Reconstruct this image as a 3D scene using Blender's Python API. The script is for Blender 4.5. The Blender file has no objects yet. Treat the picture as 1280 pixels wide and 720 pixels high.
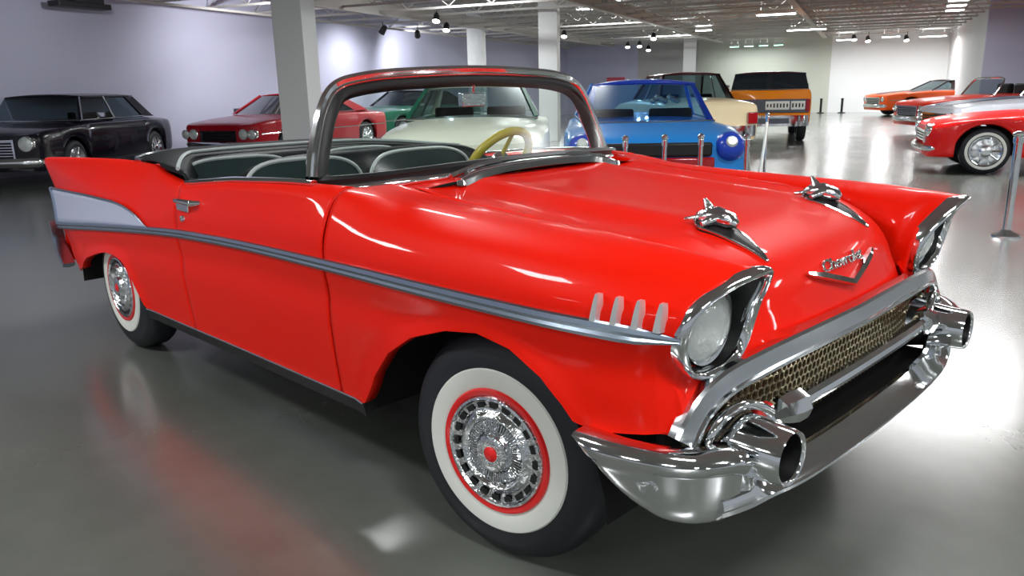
import bpy, math, random
from mathutils import Vector, Matrix
random.seed(7)
PI = math.pi
SC = bpy.context.scene
COL = SC.collection

# ------------------------------------------------------------------ materials
def mat(name, col, rough=.5, metal=0., coat=0., emit=None, estr=0., trans=0., ior=1.45, noise=0., nscale=8., bump=0., bscale=60., alpha=1., spec=.5):
    m = bpy.data.materials.new(name); m.use_nodes = True
    nt = m.node_tree; b = nt.nodes['Principled BSDF']
    b.inputs['Base Color'].default_value = (*col, 1)
    b.inputs['Roughness'].default_value = rough
    b.inputs['Metallic'].default_value = metal
    b.inputs['Coat Weight'].default_value = coat
    b.inputs['Coat Roughness'].default_value = .04
    b.inputs['Transmission Weight'].default_value = trans
    b.inputs['IOR'].default_value = ior
    b.inputs['Alpha'].default_value = alpha
    b.inputs['Specular IOR Level'].default_value = spec
    if emit:
        b.inputs['Emission Color'].default_value = (*emit, 1); b.inputs['Emission Strength'].default_value = estr
    if noise or bump:
        tc = nt.nodes.new('ShaderNodeTexCoord')
    if noise:
        n = nt.nodes.new('ShaderNodeTexNoise'); n.inputs['Scale'].default_value = nscale; n.inputs['Detail'].default_value = 5
        nt.links.new(tc.outputs['Object'], n.inputs['Vector'])
        r = nt.nodes.new('ShaderNodeMix'); r.data_type = 'RGBA'
        r.inputs[6].default_value = (*[c*(1-noise) for c in col], 1); r.inputs[7].default_value = (*[min(1, c*(1+noise)) for c in col], 1)
        nt.links.new(n.outputs['Fac'], r.inputs[0]); nt.links.new(r.outputs[2], b.inputs['Base Color'])
    if bump:
        n = nt.nodes.new('ShaderNodeTexNoise'); n.inputs['Scale'].default_value = bscale; n.inputs['Detail'].default_value = 3
        nt.links.new(tc.outputs['Object'], n.inputs['Vector'])
        bp = nt.nodes.new('ShaderNodeBump'); bp.inputs['Strength'].default_value = bump; bp.inputs['Distance'].default_value = .01
        nt.links.new(n.outputs['Fac'], bp.inputs['Height']); nt.links.new(bp.outputs['Normal'], b.inputs['Normal'])
    return m

def glass_mat(name, tint, refl=.9):
    m = bpy.data.materials.new(name); m.use_nodes = True; nt = m.node_tree
    for n in list(nt.nodes):
        if n.type != 'OUTPUT_MATERIAL': nt.nodes.remove(n)
    out = [n for n in nt.nodes if n.type == 'OUTPUT_MATERIAL'][0]
    t = nt.nodes.new('ShaderNodeBsdfTransparent'); t.inputs[0].default_value = (*tint, 1)
    g = nt.nodes.new('ShaderNodeBsdfGlossy'); g.inputs['Roughness'].default_value = .22; g.inputs[0].default_value = (refl, refl, refl, 1)
    f0 = nt.nodes.new('ShaderNodeLayerWeight'); f0.inputs[0].default_value = .5; f1 = nt.nodes.new('ShaderNodeMath'); f1.operation = 'POWER'; f1.inputs[1].default_value = 4.; nt.links.new(f0.outputs['Facing'], f1.inputs[0]); f = nt.nodes.new('ShaderNodeMath'); f.operation = 'MULTIPLY_ADD'; f.inputs[1].default_value = .40; f.inputs[2].default_value = .018; nt.links.new(f1.outputs[0], f.inputs[0])
    mx = nt.nodes.new('ShaderNodeMixShader')
    nt.links.new(f.outputs[0], mx.inputs[0]); nt.links.new(t.outputs[0], mx.inputs[1]); nt.links.new(g.outputs[0], mx.inputs[2])
    nt.links.new(mx.outputs[0], out.inputs[0])
    return m

M = {}
M['red'] = mat('red_paint', (.90, .010, .0008), .42, 0, .26, spec=.12)
M['chrome'] = mat('chrome', (.80, .82, .84), .07, 1., bump=.02, bscale=14)
M['chrome_soft'] = mat('chrome_soft', (.66, .69, .72), .16, 1.)
M['chrome_orn'] = mat('chrome_ornament', (.72, .75, .78), .10, 1., bump=.25, bscale=90)
M['hub'] = mat('hubcap_chrome', (.70, .72, .74), .10, 1., bump=.45, bscale=55)
M['satin'] = mat('satin_bright_metal', (.88, .88, .86), .32, .75)
M['gold'] = mat('gold_mesh', (.80, .68, .46), .32, 1.)
M['black'] = mat('black_satin', (.008, .008, .009), .45)
M['dark'] = mat('dark_void', (.004, .004, .004), .8)
M['rubber'] = mat('tyre_rubber', (.012, .015, .020), .5, bump=.05, bscale=120)
M['white_rubber'] = mat('whitewall_rubber', (.78, .80, .74), .45)
M['red_ring'] = mat('red_rim_enamel', (.80, .012, .012), .25, 0, .5)
M['silver'] = mat('silver_insert', (.60, .63, .80), .38, .15, bump=.03, bscale=200)
M['trim'] = mat('brushed_trim', (.46, .55, .66), .24, 1.)
M['lens'] = mat('headlamp_lens', (.78, .84, .82), .12, .15, 1., bump=.6, bscale=38)
M['vinyl'] = mat('black_vinyl', (.004, .007, .008), .5, spec=.18, bump=.12, bscale=70)
M['teal'] = mat('dark_teal_upholstery', (.010, .028, .030), .5, spec=.2, bump=.06, bscale=120)
M['piping'] = mat('pale_piping', (.50, .56, .56), .4)
M['yellow'] = mat('yellow_rim', (.62, .50, .06), .3, 0, .4)
M['glass'] = glass_mat('clear_glass', (.86, .93, .90))
M['cglass'] = glass_mat('tinted_glass', (.42, .50, .52))
M['bglass'] = glass_mat('blue_tinted_glass', (.45, .68, .85))
M['dglass'] = mat('dark_car_glass', (.012, .02, .028), .05, 0, 1.)
M['tail'] = mat('red_lens', (.35, .006, .01), .15, 0, .6)
M['amber'] = mat('parking_lamp_red', (.65, .02, .02), .2, 0, .6)
def paint(name, c, r=.3): M[name] = mat(name + '_paint', c, r, 0, .4, spec=.22); return M[name]
paint('blackcar', (.006, .005, .012), .22); paint('crimson', (.42, .006, .016)); paint('cream', (.78, .66, .42)); paint('white', (.72, .74, .62))
paint('green', (.01, .12, .07)); paint('blue', (.02, .24, .68)); paint('navy', (.014, .055, .44)); paint('burgundy', (.06, .004, .008))
paint('orange', (.90, .11, .012)); paint('truckorange', (.90, .27, .012)); paint('scarlet', (.80, .012, .010)); paint('greypaint', (.10, .11, .14)); paint('silvercar', (.62, .66, .72)); paint('redorange', (.85, .04, .012)); paint('bluestripe', (.10, .16, .32))

# ------------------------------------------------------------------ mesh builder
def V3(p): return Vector(p)
class MB:
    def __init__(s): s.v = []; s.f = []; s.m = []
    def add(s, vs, fs, mi=0):
        o = len(s.v); s.v += [tuple(p) for p in vs]
        for f in fs: s.f.append([i+o for i in f]); s.m.append(mi)
        return s
    def grid(s, P, mi=0, closeu=False, closev=False, out=None):
        n, k = len(P), len(P[0]); vs = [p for r in P for p in r]; fs = []
        for i in range(n if closeu else n-1):
            for j in range(k if closev else k-1):
                a, b = i*k+j, i*k+(j+1) % k; c, d = ((i+1) % n)*k+(j+1) % k, ((i+1) % n)*k+j
                fs.append([a, b, c, d])
        if out is not None:
            acc = 0
            for f in fs:
                p = [Vector(vs[q]) for q in f]; nn = (p[2]-p[0]).cross(p[3]-p[1]); c = sum(p, Vector())/4
                acc += nn.dot(c-Vector(out(c) if callable(out) else out))
            if acc < 0: fs = [f[::-1] for f in fs]
        return s.add(vs, fs, mi)
    def box(s, c, d, rot=None, mi=0, taper=(1, 1)):
        vs = []
        for z in (-1, 1):
            for x, y in ((-1, -1), (1, -1), (1, 1), (-1, 1)):
                tx, ty = taper if z > 0 else (1, 1)
                p = Vector((x*d[0]/2*tx, y*d[1]/2*ty, z*d[2]/2))
                if rot is not None: p = rot @ p
                vs.append(p+Vector(c))
        return s.add(vs, [[3, 2, 1, 0], [4, 5, 6, 7], [0, 1, 5, 4], [1, 2, 6, 5], [2, 3, 7, 6], [3, 0, 4, 7]], mi)
    def tube(s, path, r, n=10, mi=0, closed=False, caps=True, squash=1., up=(0, 0, 1)):
        path = [Vector(p) for p in path]; k = len(path); P = []
        for i, p in enumerate(path):
            a = path[(i-1) % k] if (closed or i > 0) else path[0]; b = path[(i+1) % k] if (closed or i < k-1) else path[-1]
            t = (b-a).normalized(); u = Vector(up)
            if abs(t.dot(u)) > .97: u = Vector((1, 0, 0)) if abs(t.x) < .9 else Vector((0, 1, 0))
            x = t.cross(u).normalized(); y = x.cross(t).normalized(); rr = r[i] if isinstance(r, (list, tuple)) else r
            P.append([p+x*(rr*math.cos(2*PI*j/n))+y*(rr*squash*math.sin(2*PI*j/n)) for j in range(n)])
        o = len(s.v); s.grid(P, mi, closed, True)
        if caps and not closed:
            s.f.append([o+j for j in range(n)][::-1]); s.m.append(mi); s.f.append([o+(k-1)*n+j for j in range(n)]); s.m.append(mi)
        return s
    def lathe(s, prof, O, A, n=48, mi=0, mats=None, caps=False):
        A = Vector(A).normalized(); u = Vector((0, 0, 1)) if abs(A.z) < .9 else Vector((1, 0, 0)); x = A.cross(u).normalized(); y = A.cross(x); O = Vector(O)
        P = [[O+A*h+x*(r*math.cos(2*PI*j/n))+y*(r*math.sin(2*PI*j/n)) for j in range(n)] for r, h in prof]
        for i in range(len(P)-1): s.grid([P[i], P[i+1]], mats[i] if mats else mi, False, True)
        return s
    def sweep(s, path, prof, up=(0, 0, 1), mi=0, closed=False, pclosed=True, scale=None, caps=True):
        """prof: (n,b) offsets; n = tangent x up (right of travel), b = up-ish"""
        path = [Vector(p) for p in path]; k = len(path); P = []
        for i, p in enumerate(path):
            a = path[(i-1) % k] if (closed or i > 0) else path[0]; b = path[(i+1) % k] if (closed or i < k-1) else path[-1]
            t = (b-a).normalized(); x = t.cross(Vector(up)).normalized(); y = x.cross(t).normalized()
            pr = prof(i/(k-1)) if callable(prof) else prof; sc = scale[i] if scale else 1
            P.append([p+x*(q[0]*sc)+y*(q[1]*sc) for q in pr])
        o = len(s.v); n = len(P[0]); s.grid(P, mi, closed, pclosed)
        if caps and pclosed and not closed:
            s.f.append([o+j for j in range(n)][::-1]); s.m.append(mi); s.f.append([o+(k-1)*n+j for j in range(n)]); s.m.append(mi)
        return s
    def mirror(s):
        o = MB(); o.v = [(x, -y, z) for x, y, z in s.v]; o.f = [f[::-1] for f in s.f]; o.m = list(s.m); return o
    def build(s, name, mats, parent=None, smooth=True, angle=40, bevel=0, solid=0, subsurf=0, fixn=True, label=None):
        import bmesh
        me = bpy.data.meshes.new(name); me.from_pydata(s.v, [], s.f); me.validate()
        for q in (mats if isinstance(mats, (list, tuple)) else [mats]): me.materials.append(q)
        if len(s.m) == len(me.polygons):
            me.polygons.foreach_set('material_index', s.m)
        if fixn:
            bm = bmesh.new(); bm.from_mesh(me); bmesh.ops.remove_doubles(bm, verts=bm.verts, dist=1e-5); bmesh.ops.recalc_face_normals(bm, faces=bm.faces); bm.to_mesh(me); bm.free()
        if smooth:
            me.polygons.foreach_set('use_smooth', [True]*len(me.polygons))
            me.set_sharp_from_angle(angle=math.radians(angle))
        o = bpy.data.objects.new(name, me); COL.objects.link(o)
        if parent: o.parent = parent
        if bevel:
            b = o.modifiers.new('b', 'BEVEL'); b.width = bevel; b.segments = 2; b.limit_method = 'ANGLE'; b.angle_limit = math.radians(40)
        if solid:
            b = o.modifiers.new('s', 'SOLIDIFY'); b.thickness = solid; b.offset = -1
        if subsurf:
            b = o.modifiers.new('u', 'SUBSURF'); b.levels = subsurf; b.render_levels = subsurf
        if label: o['label'] = label
        return o

def thing(name, label, cat, loc=(0, 0, 0), rotz=0, group=None):
    o = bpy.data.objects.new(name, None); COL.objects.link(o); o.empty_display_size = .2
    o.location = loc; o.rotation_euler = (0, 0, rotz); o['label'] = label; o['category'] = cat
    if group: o['group'] = group
    return o
def tag(o, label, cat, group=None, kind=None):
    o['label'] = label; o['category'] = cat
    if group: o['group'] = group
    if kind: o['kind'] = kind
    return o
def struct(o): o['kind'] = 'structure'; return o

# ------------------------------------------------------------------ curves
def lin(tab, x):
    if x <= tab[0][0]: return tab[0][1]
    for a, b in zip(tab, tab[1:]):
        if x <= b[0]: return a[1]+(b[1]-a[1])*(x-a[0])/(b[0]-a[0])
    return tab[-1][1]
def pch(tab, x):
    """monotone cubic interpolation of (x, y) pairs"""
    n = len(tab)
    if x <= tab[0][0]: return tab[0][1]
    if x >= tab[-1][0]: return tab[-1][1]
    d = [(tab[i+1][1]-tab[i][1])/(tab[i+1][0]-tab[i][0]) for i in range(n-1)]
    def sl(i):
        if i == 0: return d[0]
        if i == n-1: return d[-1]
        return 0 if d[i-1]*d[i] <= 0 else 2*d[i-1]*d[i]/(d[i-1]+d[i])
    for i in range(n-1):
        if x <= tab[i+1][0]:
            h = tab[i+1][0]-tab[i][0]; t = (x-tab[i][0])/h
            return (2*t**3-3*t*t+1)*tab[i][1]+(t**3-2*t*t+t)*h*sl(i)+(-2*t**3+3*t*t)*tab[i+1][1]+(t**3-t*t)*h*sl(i+1)
def catmull(pts, sub=6, closed=False):
    pts = [Vector(p) for p in pts]; n = len(pts); out = []
    for i in range(n if closed else n-1):
        p1, p2 = pts[i], pts[(i+1) % n]
        p0 = pts[(i-1) % n] if (closed or i > 0) else p1*2-p2
        p3 = pts[(i+2) % n] if (closed or i+2 < n) else p2*2-p1
        for k in range(sub):
            t = k/sub
            out.append(.5*((2*p1)+(p2-p0)*t+(2*p0-5*p1+4*p2-p3)*t*t+(3*p1-p0-3*p2+p3)*t**3))
    if not closed: out.append(pts[-1])
    return out
def resample(pts, n):
    L = [0]
    for a, b in zip(pts, pts[1:]): L.append(L[-1]+(b-a).length)
    out = []; j = 0
    for i in range(n):
        t = L[-1]*i/(n-1)
        while j < len(L)-2 and L[j+1] < t: j += 1
        u = (t-L[j])/max(1e-9, L[j+1]-L[j]); out.append(pts[j].lerp(pts[j+1], u))
    return out
# ================================================================== THE RED CONVERTIBLE
car = thing('convertible_car', 'large red 1950s convertible with tail fins, whitewall tyres and open top in the foreground', 'car')
WT = [(-4.06, .845), (-3.5, .89), (-2.9, .912), (-2.3, .915), (-1.5, .912), (-.7, .912), (-.2, .915), (.2, .91), (.45, .89), (.6, .862)]
FA = [(-.62, .337), (-.595, .338), (-.575, .36), (-.54, .405), (-.506, .459), (-.411, .561), (-.285, .640), (-.137, .69), (-.004, .711), (.117, .693), (.229, .644), (.295, .588), (.325, .553), (.36, .543), (.42, .545), (.51, .563), (.62, .590)]
RA = [(-4.06, .330), (-3.78, .336), (-3.5, .372), (-3.425, .383), (-3.405, .40), (-3.36, .43), (-3.272, .468), (-3.05, .525), (-2.92, .548), (-2.793, .551), (-2.69, .538), (-2.635, .518), (-2.59, .475), (-2.562, .43), (-2.49, .338), (-2.47, .321), (-2.44, .320), (-1.9, .324), (-.78, .336), (-.62, .337)]
def zlow(x): return lin(FA, x) if x > -.62 else lin(RA, x)
TRIM = [(-3.86, .588), (-2.94, .682), (-2.248, .741), (-1.802, .770), (-1.172, .790), (-.773, .794), (.149, .800), (.62, .806)]
def ztrim(x): return pch(TRIM, x)
ARC = [(x, z) for x, z in FA if -.6 <= x <= .33]; ARC2 = [(x, z) for x, z in RA if -3.42 <= x <= -2.48]
def arcd(x, z):
    best = 9
    for T in (ARC, ARC2):
        for a, b in zip(T, T[1:]):
            dx, dz = b[0]-a[0], b[1]-a[1]; t = max(0, min(1, ((x-a[0])*dx+(z-a[1])*dz)/(dx*dx+dz*dz)))
            best = min(best, math.hypot(x-a[0]-t*dx, z-a[1]-t*dz))
    return best
def yside(x, z):
    zt = ztrim(x); w = pch(WT, x)
    if z < zt: w -= .034*(min(1, (zt-z)/.48))**1.7 + .010*math.exp(-((z-zt+.10)/.05)**2)
    w += .012*math.exp(-(arcd(x, z)/.035)**2) if z < .76 else 0
    return w
# upper body control rows, one table per quantity along x
CRY = [(-4.06, .838), (-3.4, .872), (-2.75, .89), (-2.45, .893), (-2.2, .885), (-1.9, .885), (-1.4, .888), (-.9, .880), (-.5, .868), (0, .862), (.35, .845), (.6, .806)]
CRZ = [(-4.06, .958), (-3.4, .905), (-2.75, .868), (-2.45, .855), (-2.2, .895), (-1.9, .935), (-1.4, .960), (-.9, .968), (-.5, .945), (0, .938), (.35, .93), (.6, .918)]
TPY = [(-4.06, .815), (-3.4, .80), (-2.75, .785), (-2.45, .795), (-2.2, .835), (-1.9, .858), (-1.4, .860), (-.9, .838), (-.74, .80), (-.5, .74), (-.2, .71), (.6, .705)]
TPZ = [(-4.06, .984), (-3.4, 1.008), (-2.75, 1.021), (-2.45, 1.018), (-2.2, .993), (-1.9, .972), (-1.75, .985), (-1.4, 1.016), (-.9, 1.034), (-.74, 1.030), (-.5, 1.008), (-.2, .996), (.15, .986), (.41, .976), (.6, .952)]
# hood centre line
HX = [(-.62, 1.034), (-.42, 1.010), (-.2, .996), (0, .982), (.15, .972), (.30, .965), (.40, .951), (.48, .920), (.54, .880), (.58, .830), (.605, .770), (.630, .71), (.640, .68)]
def yedge(x): return lin([(-.62, .62), (.3, .605), (.48, .585), (.6, .545)], x)
def hood_ridge(t, fade):   # t = |y|
    r = lin([(0, 0), (.2, .001), (.29, .008), (.335, .010), (.37, .002), (.42, -.014), (.48, -.020), (.56, -.014), (.62, -.004)], t)
    g = lin([(0, 0), (.3, -.003), (.62, -.016)], t)
    return r*fade+g*(1-fade)
def hood_pt(u, f):         # u 0..1 along centre line (arc), f = -1..1 across
    cx, cz = HOODC[u]
    y = f*yedge(cx); fade = max(0, min(1, (.46-cx)/.30))
    plan = .13*y*y+1.5*y**6
    dz = hood_ridge(abs(y), fade)
    if cx > .60: dz *= max(0.2, 1-(cx-.60)/.06)
    return Vector((cx-plan*min(1, max(0, (cx+.62)/.9)), y, cz+dz))
HOODC = [(p.x, p.y) for p in resample([Vector((a, b, 0)) for a, b in [(x, z) for x, z in catmull([Vector((a, b)) for a, b in HX], 8)]], 64)]
hm = MB(); NY = 41
hm.grid([[hood_pt(i, -1+2*j/(NY-1)) for j in range(NY)] for i in range(len(HOODC))], out=(-.1, 0, .2))
hm.build('hood', M['red'], car, angle=60, solid=.006, fixn=False)
def hood_edge_z(x):        # height of the hood's outer edge at body station x
    best = None
    for i in range(len(HOODC)):
        p = hood_pt(i, 1)
        if best is None or abs(p.x-x) < best[0]: best = (abs(p.x-x), p)
    return best[1]

def section(x, kind):
    zl = zlow(x); zt = ztrim(x); pts = [Vector((0, yside(x, zl)-.045, zl+.004)), Vector((0, yside(x, zl)-.006, zl-.002))]
    N = 13
    low = [Vector((0, yside(x, zl+(zt-zl)*i/(N-1)), zl+(zt-zl)*i/(N-1))) for i in range(N)]
    w = pch(WT, x); cy, cz, ty, tz = pch(CRY, x), pch(CRZ, x), pch(TPY, x), pch(TPZ, x)
    if kind == 'fender':
        e = hood_edge_z(x); ey, ez = min(yedge(x)+.012, ty-.06), min(e.z, tz+.004)
        up = [Vector((0, w, zt)), Vector((0, w-.006, zt+(cz-zt)*.45)), Vector((0, cy, cz)), Vector((0, (cy+ty)/2, cz+(tz-cz)*.78)), Vector((0, ty, tz)),
              Vector((0, ty-(ty-ey)*.6, tz-(tz-ez)*.28)), Vector((0, ey+.012, tz-(tz-ez)*.6)), Vector((0, ey, ez)), Vector((0, ey, ez-.02))]
    elif kind == 'door':
        up = [Vector((0, w, zt)), Vector((0, w-.004, zt+(cz-zt)*.5)), Vector((0, cy, cz)), Vector((0, (cy+ty)/2+.006, cz+(tz-cz)*.62)), Vector((0, ty, tz)), Vector((0, ty-.03, tz+.004)), Vector((0, ty-.06, tz-.02)), Vector((0, ty-.065, tz-.10)), Vector((0, ty-.065, tz-.14))]
    else:
        # canted fin: sharp shoulder crease, then slanting top, then inner drop
        k = max(0, min(1, (-2.15-x)/.5))
        up = [Vector((0, w, zt)), Vector((0, w-.006, zt+(cz-zt)*.5)), Vector((0, cy, cz)), Vector((0, (cy+ty)/2+.004, (cz+tz)/2+.006)), Vector((0, ty, tz)), Vector((0, ty-.03, tz+.002)), Vector((0, ty-.05, tz-.01)), Vector((0, ty-.062, tz-.05)), Vector((0, ty-.07, tz-.09))]
    upc = catmull(up, 4) if kind != 'quarter' else [p.lerp(q, min(1, max(0, (-2.1-x)/.35))) for p, q in zip(catmull(up, 4), catmull(up[:3], 4)[:-1]+catmull(up[2:], 4))]
    return pts+low[:-1]+upc
XEND = [(.33, -3.70), (.42, -3.77), (.55, -3.86), (.6, -3.87), (.8, -3.90), (.95, -4.05), (.984, -4.075)]
XFR = [(.55, .600), (.60, .592), (.70, .574), (.80, .586), (.86, .598), (.90, .622), (.94, .668), (.952, .682)]
def stations(a, b, extra=()):
    s = set([a, b]); x = a
    while x < b: s.add(round(x, 4)); x += .035
    for T in (FA, RA):
        for p, q in zip(T, T[1:]):
            for k in range(3):
                xx = p[0]+(q[0]-p[0])*k/3
                if a < xx < b: s.add(round(xx, 4))
    out = []
    for x in sorted(s):
        if not out or x-out[-1] > .004 or x == b: out.append(x)
    return out
def body_panel(name, a, b, kind, sgn):
    rows = []
    for x in stations(a, b):
        sec = section(x, kind); r = []
        for p in sec:
            xx = x
            if kind == 'quarter' and x < -3.5: xx = -3.5+(x+3.5)*(-3.5-lin(XEND, p.z))/.56
            yy = p.y
            if kind == 'fender' and x > .50 and p.z < .80: yy = p.y-.045*((x-.50)/.10)**3*min(1, max(0, (.80-p.z)/.08))*(1 if p.y > .75 else 0)
            if kind == 'fender' and x > .40: xx = .40+(x-.40)*(lin(XFR, p.z)-.40)/.20
            r.append((xx, sgn*yy, p.z))
        rows.append(r)
    m = MB(); m.grid(rows, out=lambda c: (c.x, 0, .55))
    return m.build(name, M['red'], car, angle=50, solid=.008, fixn=False)
for sg in (-1, 1):
    body_panel('front_fender', -.7435, .60, 'fender', sg)
    body_panel('door', -1.926, -.7545, 'door', sg)
    body_panel('quarter_panel', -4.06, -1.930, 'quarter', sg)

# nose panel under the headlights and behind the grille surround
nm = MB(); rows = []
PLAN = [(0, .640), (.4, .628), (.55, .608), (.7, .596), (.79, .594), (.83, .586), (.852, .566), (.862, .54), (.864, .48)]
for j in range(49):
    y = -.864+1.728*j/48
    rows.append([(pch(PLAN, abs(y))-pch([(.6, 0), (.64, .004), (.68, .022), (.735, .055)], z)*min(1, max(0, (abs(y)-.40)/.12)), y, z) for z in [pch([(0, .672), (.55, .668), (.70, .650), (.785, .612), (.83, .568), (.87, .560)], abs(y))*(1-q)+.735*q for q in (0, .15, .3, .45, .6, .75, .88, 1)]])
nm.grid(rows, out=(-.5, 0, .65)); nm.build('nose_panel', M['red'], car, fixn=False)
# cowl in front of the windshield
cm = MB(); rows = []
for i in range(9):
    x = -1.0+.40*i/8
    rows.append([(x-.10*(abs(y)/.74)**2*0, y, 1.045-.05*(abs(y)/.78)**2+.003*i/8) for y in [(-.78+1.56*j/24) for j in range(25)]])
cm.grid(rows, out=(-.8, 0, 0)); cm.build('cowl_panel', M['red'], car, fixn=False)
# trunk deck between the fins
tm = MB(); rows = []
for i in range(16):
    x = -4.0+1.3*i/15
    rows.append([(x, y, pch([(-4.0, .80), (-3.95, .885), (-3.7, .925), (-3.2, .955), (-2.7, .985)], x)-.05*(abs(y)/.75)**3) for y in [(-.76+1.52*j/20) for j in range(21)]])
tm.grid(rows, out=(-3.4, 0, 0)); tm.build('trunk_lid', M['red'], car, fixn=False)
rp = MB(); rp.grid([[(-3.86, y, z) for z in (.36, .55, .7, .84)] for y in [(-.84+1.68*j/12) for j in range(13)]], out=(-3, 0, .6)); rp.build('rear_panel', M['red'], car, fixn=False)

# ---- mouldings
def sidept(x, z, off): return Vector((x, yside(x, z)+off, z))
for sg in (-1, 1):
    path = []; sc = []
    n = 90
    for i in range(n+1):
        x = -3.87+(.598+3.87)*i/n; path.append(Vector((x, sg*(yside(x, ztrim(x))+.004), ztrim(x)))); sc.append(min(1, .30+(.598-x)/.16) * lin([(-3.87, 1.0), (-2.2, .85), (-1.2, .85), (-.4, .95), (.6, 1.0)], x))
    prof = [(-.006, -.021), (.006, -.0215), (.011, -.012), (.008, -.004), (.013, .006), (.010, .018), (.004, .0215), (-.006, .021)]
    if sg > 0: prof = [(-a, b) for a, b in prof][::-1]
    MB().sweep(path, prof, scale=sc).build('side_moulding', M['trim'], car, angle=30)
    # silver insert
    TOPI = [(-3.90, .812), (-3.5, .826), (-2.97, .838), (-2.72, .838), (-2.57, .829), (-2.42, .805), (-2.30, .768), (-2.248, .745)]
    rows = []; edge = []
    for i in range(50):
        x = -3.885+(1.637)*i/49; z0 = ztrim(x)+.012; z1 = max(z0+.001, pch(TOPI, x)); r = []
        for j in range(7):
            z = z0+(z1-z0)*j/6; xx = x if x > -3.5 else -3.5+(x+3.5)*(-3.5-lin(XEND, z)+.004)/.385
            wy = pch(WT, x)-.006*min(1, max(0, (z-ztrim(x))/.1))
            r.append((xx, sg*(wy+.005), z))
        rows.append(r); edge.append(Vector(r[-1])+Vector((0, sg*.002, 0)))
    m = MB(); m.grid(rows, out=lambda c: (c.x, 0, .5)); ins = m.build('side_insert', M['silver'], car, fixn=False, solid=.004, label='silvery ribbed insert panel on the tail fin')
    MB().tube(edge, .007, 6).build('insert_edging', M['trim'], ins)
    MB().tube([Vector(p)+Vector((0, sg*.003, 0)) for p in rows[0]], .011, 6).build('insert_edging', M['trim'], ins)
    # sill under the doors
    path = [Vector((x, sg*(yside(x, zlow(x))-.012), zlow(x))) for x in [-2.47+1.87*i/30 for i in range(31)]]
    pr = [(-.006, -.06), (.004, -.052), (.012, -.006), (-.012, -.004)]
    if sg > 0: pr = [(-a, b) for a, b in pr][::-1]
    sl = MB().sweep(path, pr).build('rocker_sill', M['black'], car, angle=30)
    MB().tube([p+Vector((0, sg*.014, -.004)) for p in path], .0045, 6).build('sill_moulding', M['chrome_soft'], sl)
    # belt moulding on top of the door
    path = [Vector((x, sg*(pch(TPY, x)-.006), pch(TPZ, x)+.008)) for x in [-1.90+1.0*i/24 for i in range(25)]]
    MB().tube(path, .016, 8, squash=.7).build('belt_moulding', M['chrome'], car)
    # fender louvres
    for x in (.388, .442, .495, .547):
        y = yside(x, .85); m = MB(); pts = []
        for i in range(8):
            t = i/7; z = .820+.066*t; wd = .0125*(1-.5*t**3); dy = .014*(1-t*.4)
            pts.append([(x-wd+.010*t, sg*(y-.008), z), (x-wd*.6+.010*t, sg*(y+dy), z), (x+wd*.6+.010*t, sg*(y+dy), z), (x+wd+.010*t, sg*(y-.008), z)])
        m.grid(pts, closev=True); o = len(m.v); m.f += [[0, 1, 2, 3], [o-4, o-3, o-2, o-1]]; m.m += [0, 0]
        m.build('fender_louver', M['satin'], car, angle=35)
    # door handle
    y = yside(-1.8, .9)-.018
    h = MB(); h.tube([(-1.875, sg*(y-.01), .905), (-1.87, sg*(y+.03), .912), (-1.80, sg*(y+.036), .914), (-1.72, sg*(y+.03), .912), (-1.70, sg*(y-.01), .91)], [.012, .013, .012, .014, .01], 8)
    h.box((-1.835, sg*(y+.008), .893), (.11, .026, .052), taper=(1.25, 1)); dh = h.build('door_handle', M['chrome'], car, bevel=.004)
    MB().lathe([(0, .012), (.013, .01), (.015, 0)], (-1.845, sg*(yside(-1.845, .835)-.002), .835), (0, sg, 0), 14).build('lock_button', M['chrome'], dh)

# ---- headlights
BZ = [(0, .952, .688), (.035, .949, .683), (.075, .930, .660), (.115, .900, .632), (.145, .858, .606), (.155, .81, .594), (.142, .762, .585), (.105, .712, .582), (.055, .690, .580), (0, .684, .580), (-.06, .688, .582), (-.105, .712, .586), (-.126, .752, .592), (-.126, .785, .600), (-.118, .82, .612), (-.104, .855, .628), (-.084, .89, .650), (-.055, .926, .673), (-.03, .947, .686)]
BZ = [(a, b_, c+.014) for a, b_, c in BZ]
for sg in (-1, 1):
    ring = catmull([(x, sg*(.705+d), z) for d, z, x in BZ], 5, True)
    cen = Vector((.60, sg*.705, .81))
    m = MB(); P = []
    for p in ring:
        d = (p-cen); d.x = 0; d.normalize()
        P.append([p-d*.002+Vector((-.055, 0, 0)), p+d*.006+Vector((-.016, 0, 0)), p+d*.004+Vector((.001, 0, 0)), p-d*.002+Vector((.006, 0, 0)), p-d*.010+Vector((.003, 0, 0)), p-d*.017+Vector((-.006, 0, 0)), p-d*.019+Vector((-.022, 0, 0))])
    m.grid(P, closeu=True); hl = m.build('headlight', M['chrome'], car, angle=50)
    # dark bucket from bezel in to the lens
    m = MB(); P = []; lc = Vector((.560, sg*.705, .806))
    for i, p in enumerate(ring):
        d = (p-cen); d.x = 0; dn = d.normalized(); q = lc+Vector((0, dn.y*.103, dn.z*.103)); a = p-dn*.018+Vector((-.012, 0, 0))
        P.append([a, a.lerp(q, .5)+Vector((-.014, 0, 0)), q+Vector((-.012, 0, 0)), q-Vector((.03, 0, 0))])
    m.grid(P, closeu=True); m.build('headlight_bucket', M['black'], hl, label='black inner bucket under the headlight brow')
    MB().lathe([(0, .046), (.03, .044), (.06, .034), (.085, .016), (.096, .002), (.100, -.01)], lc, (1, 0, 0), 40).build('headlight_lens', M['lens'], hl, label='clear fluted headlight lens')
    MB().lathe([(.093, -.004), (.096, .010), (.101, .012), (.104, .004), (.104, -.02)], lc, (1, 0, 0), 40).build('lens_ring', M['chrome'], hl)

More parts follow.
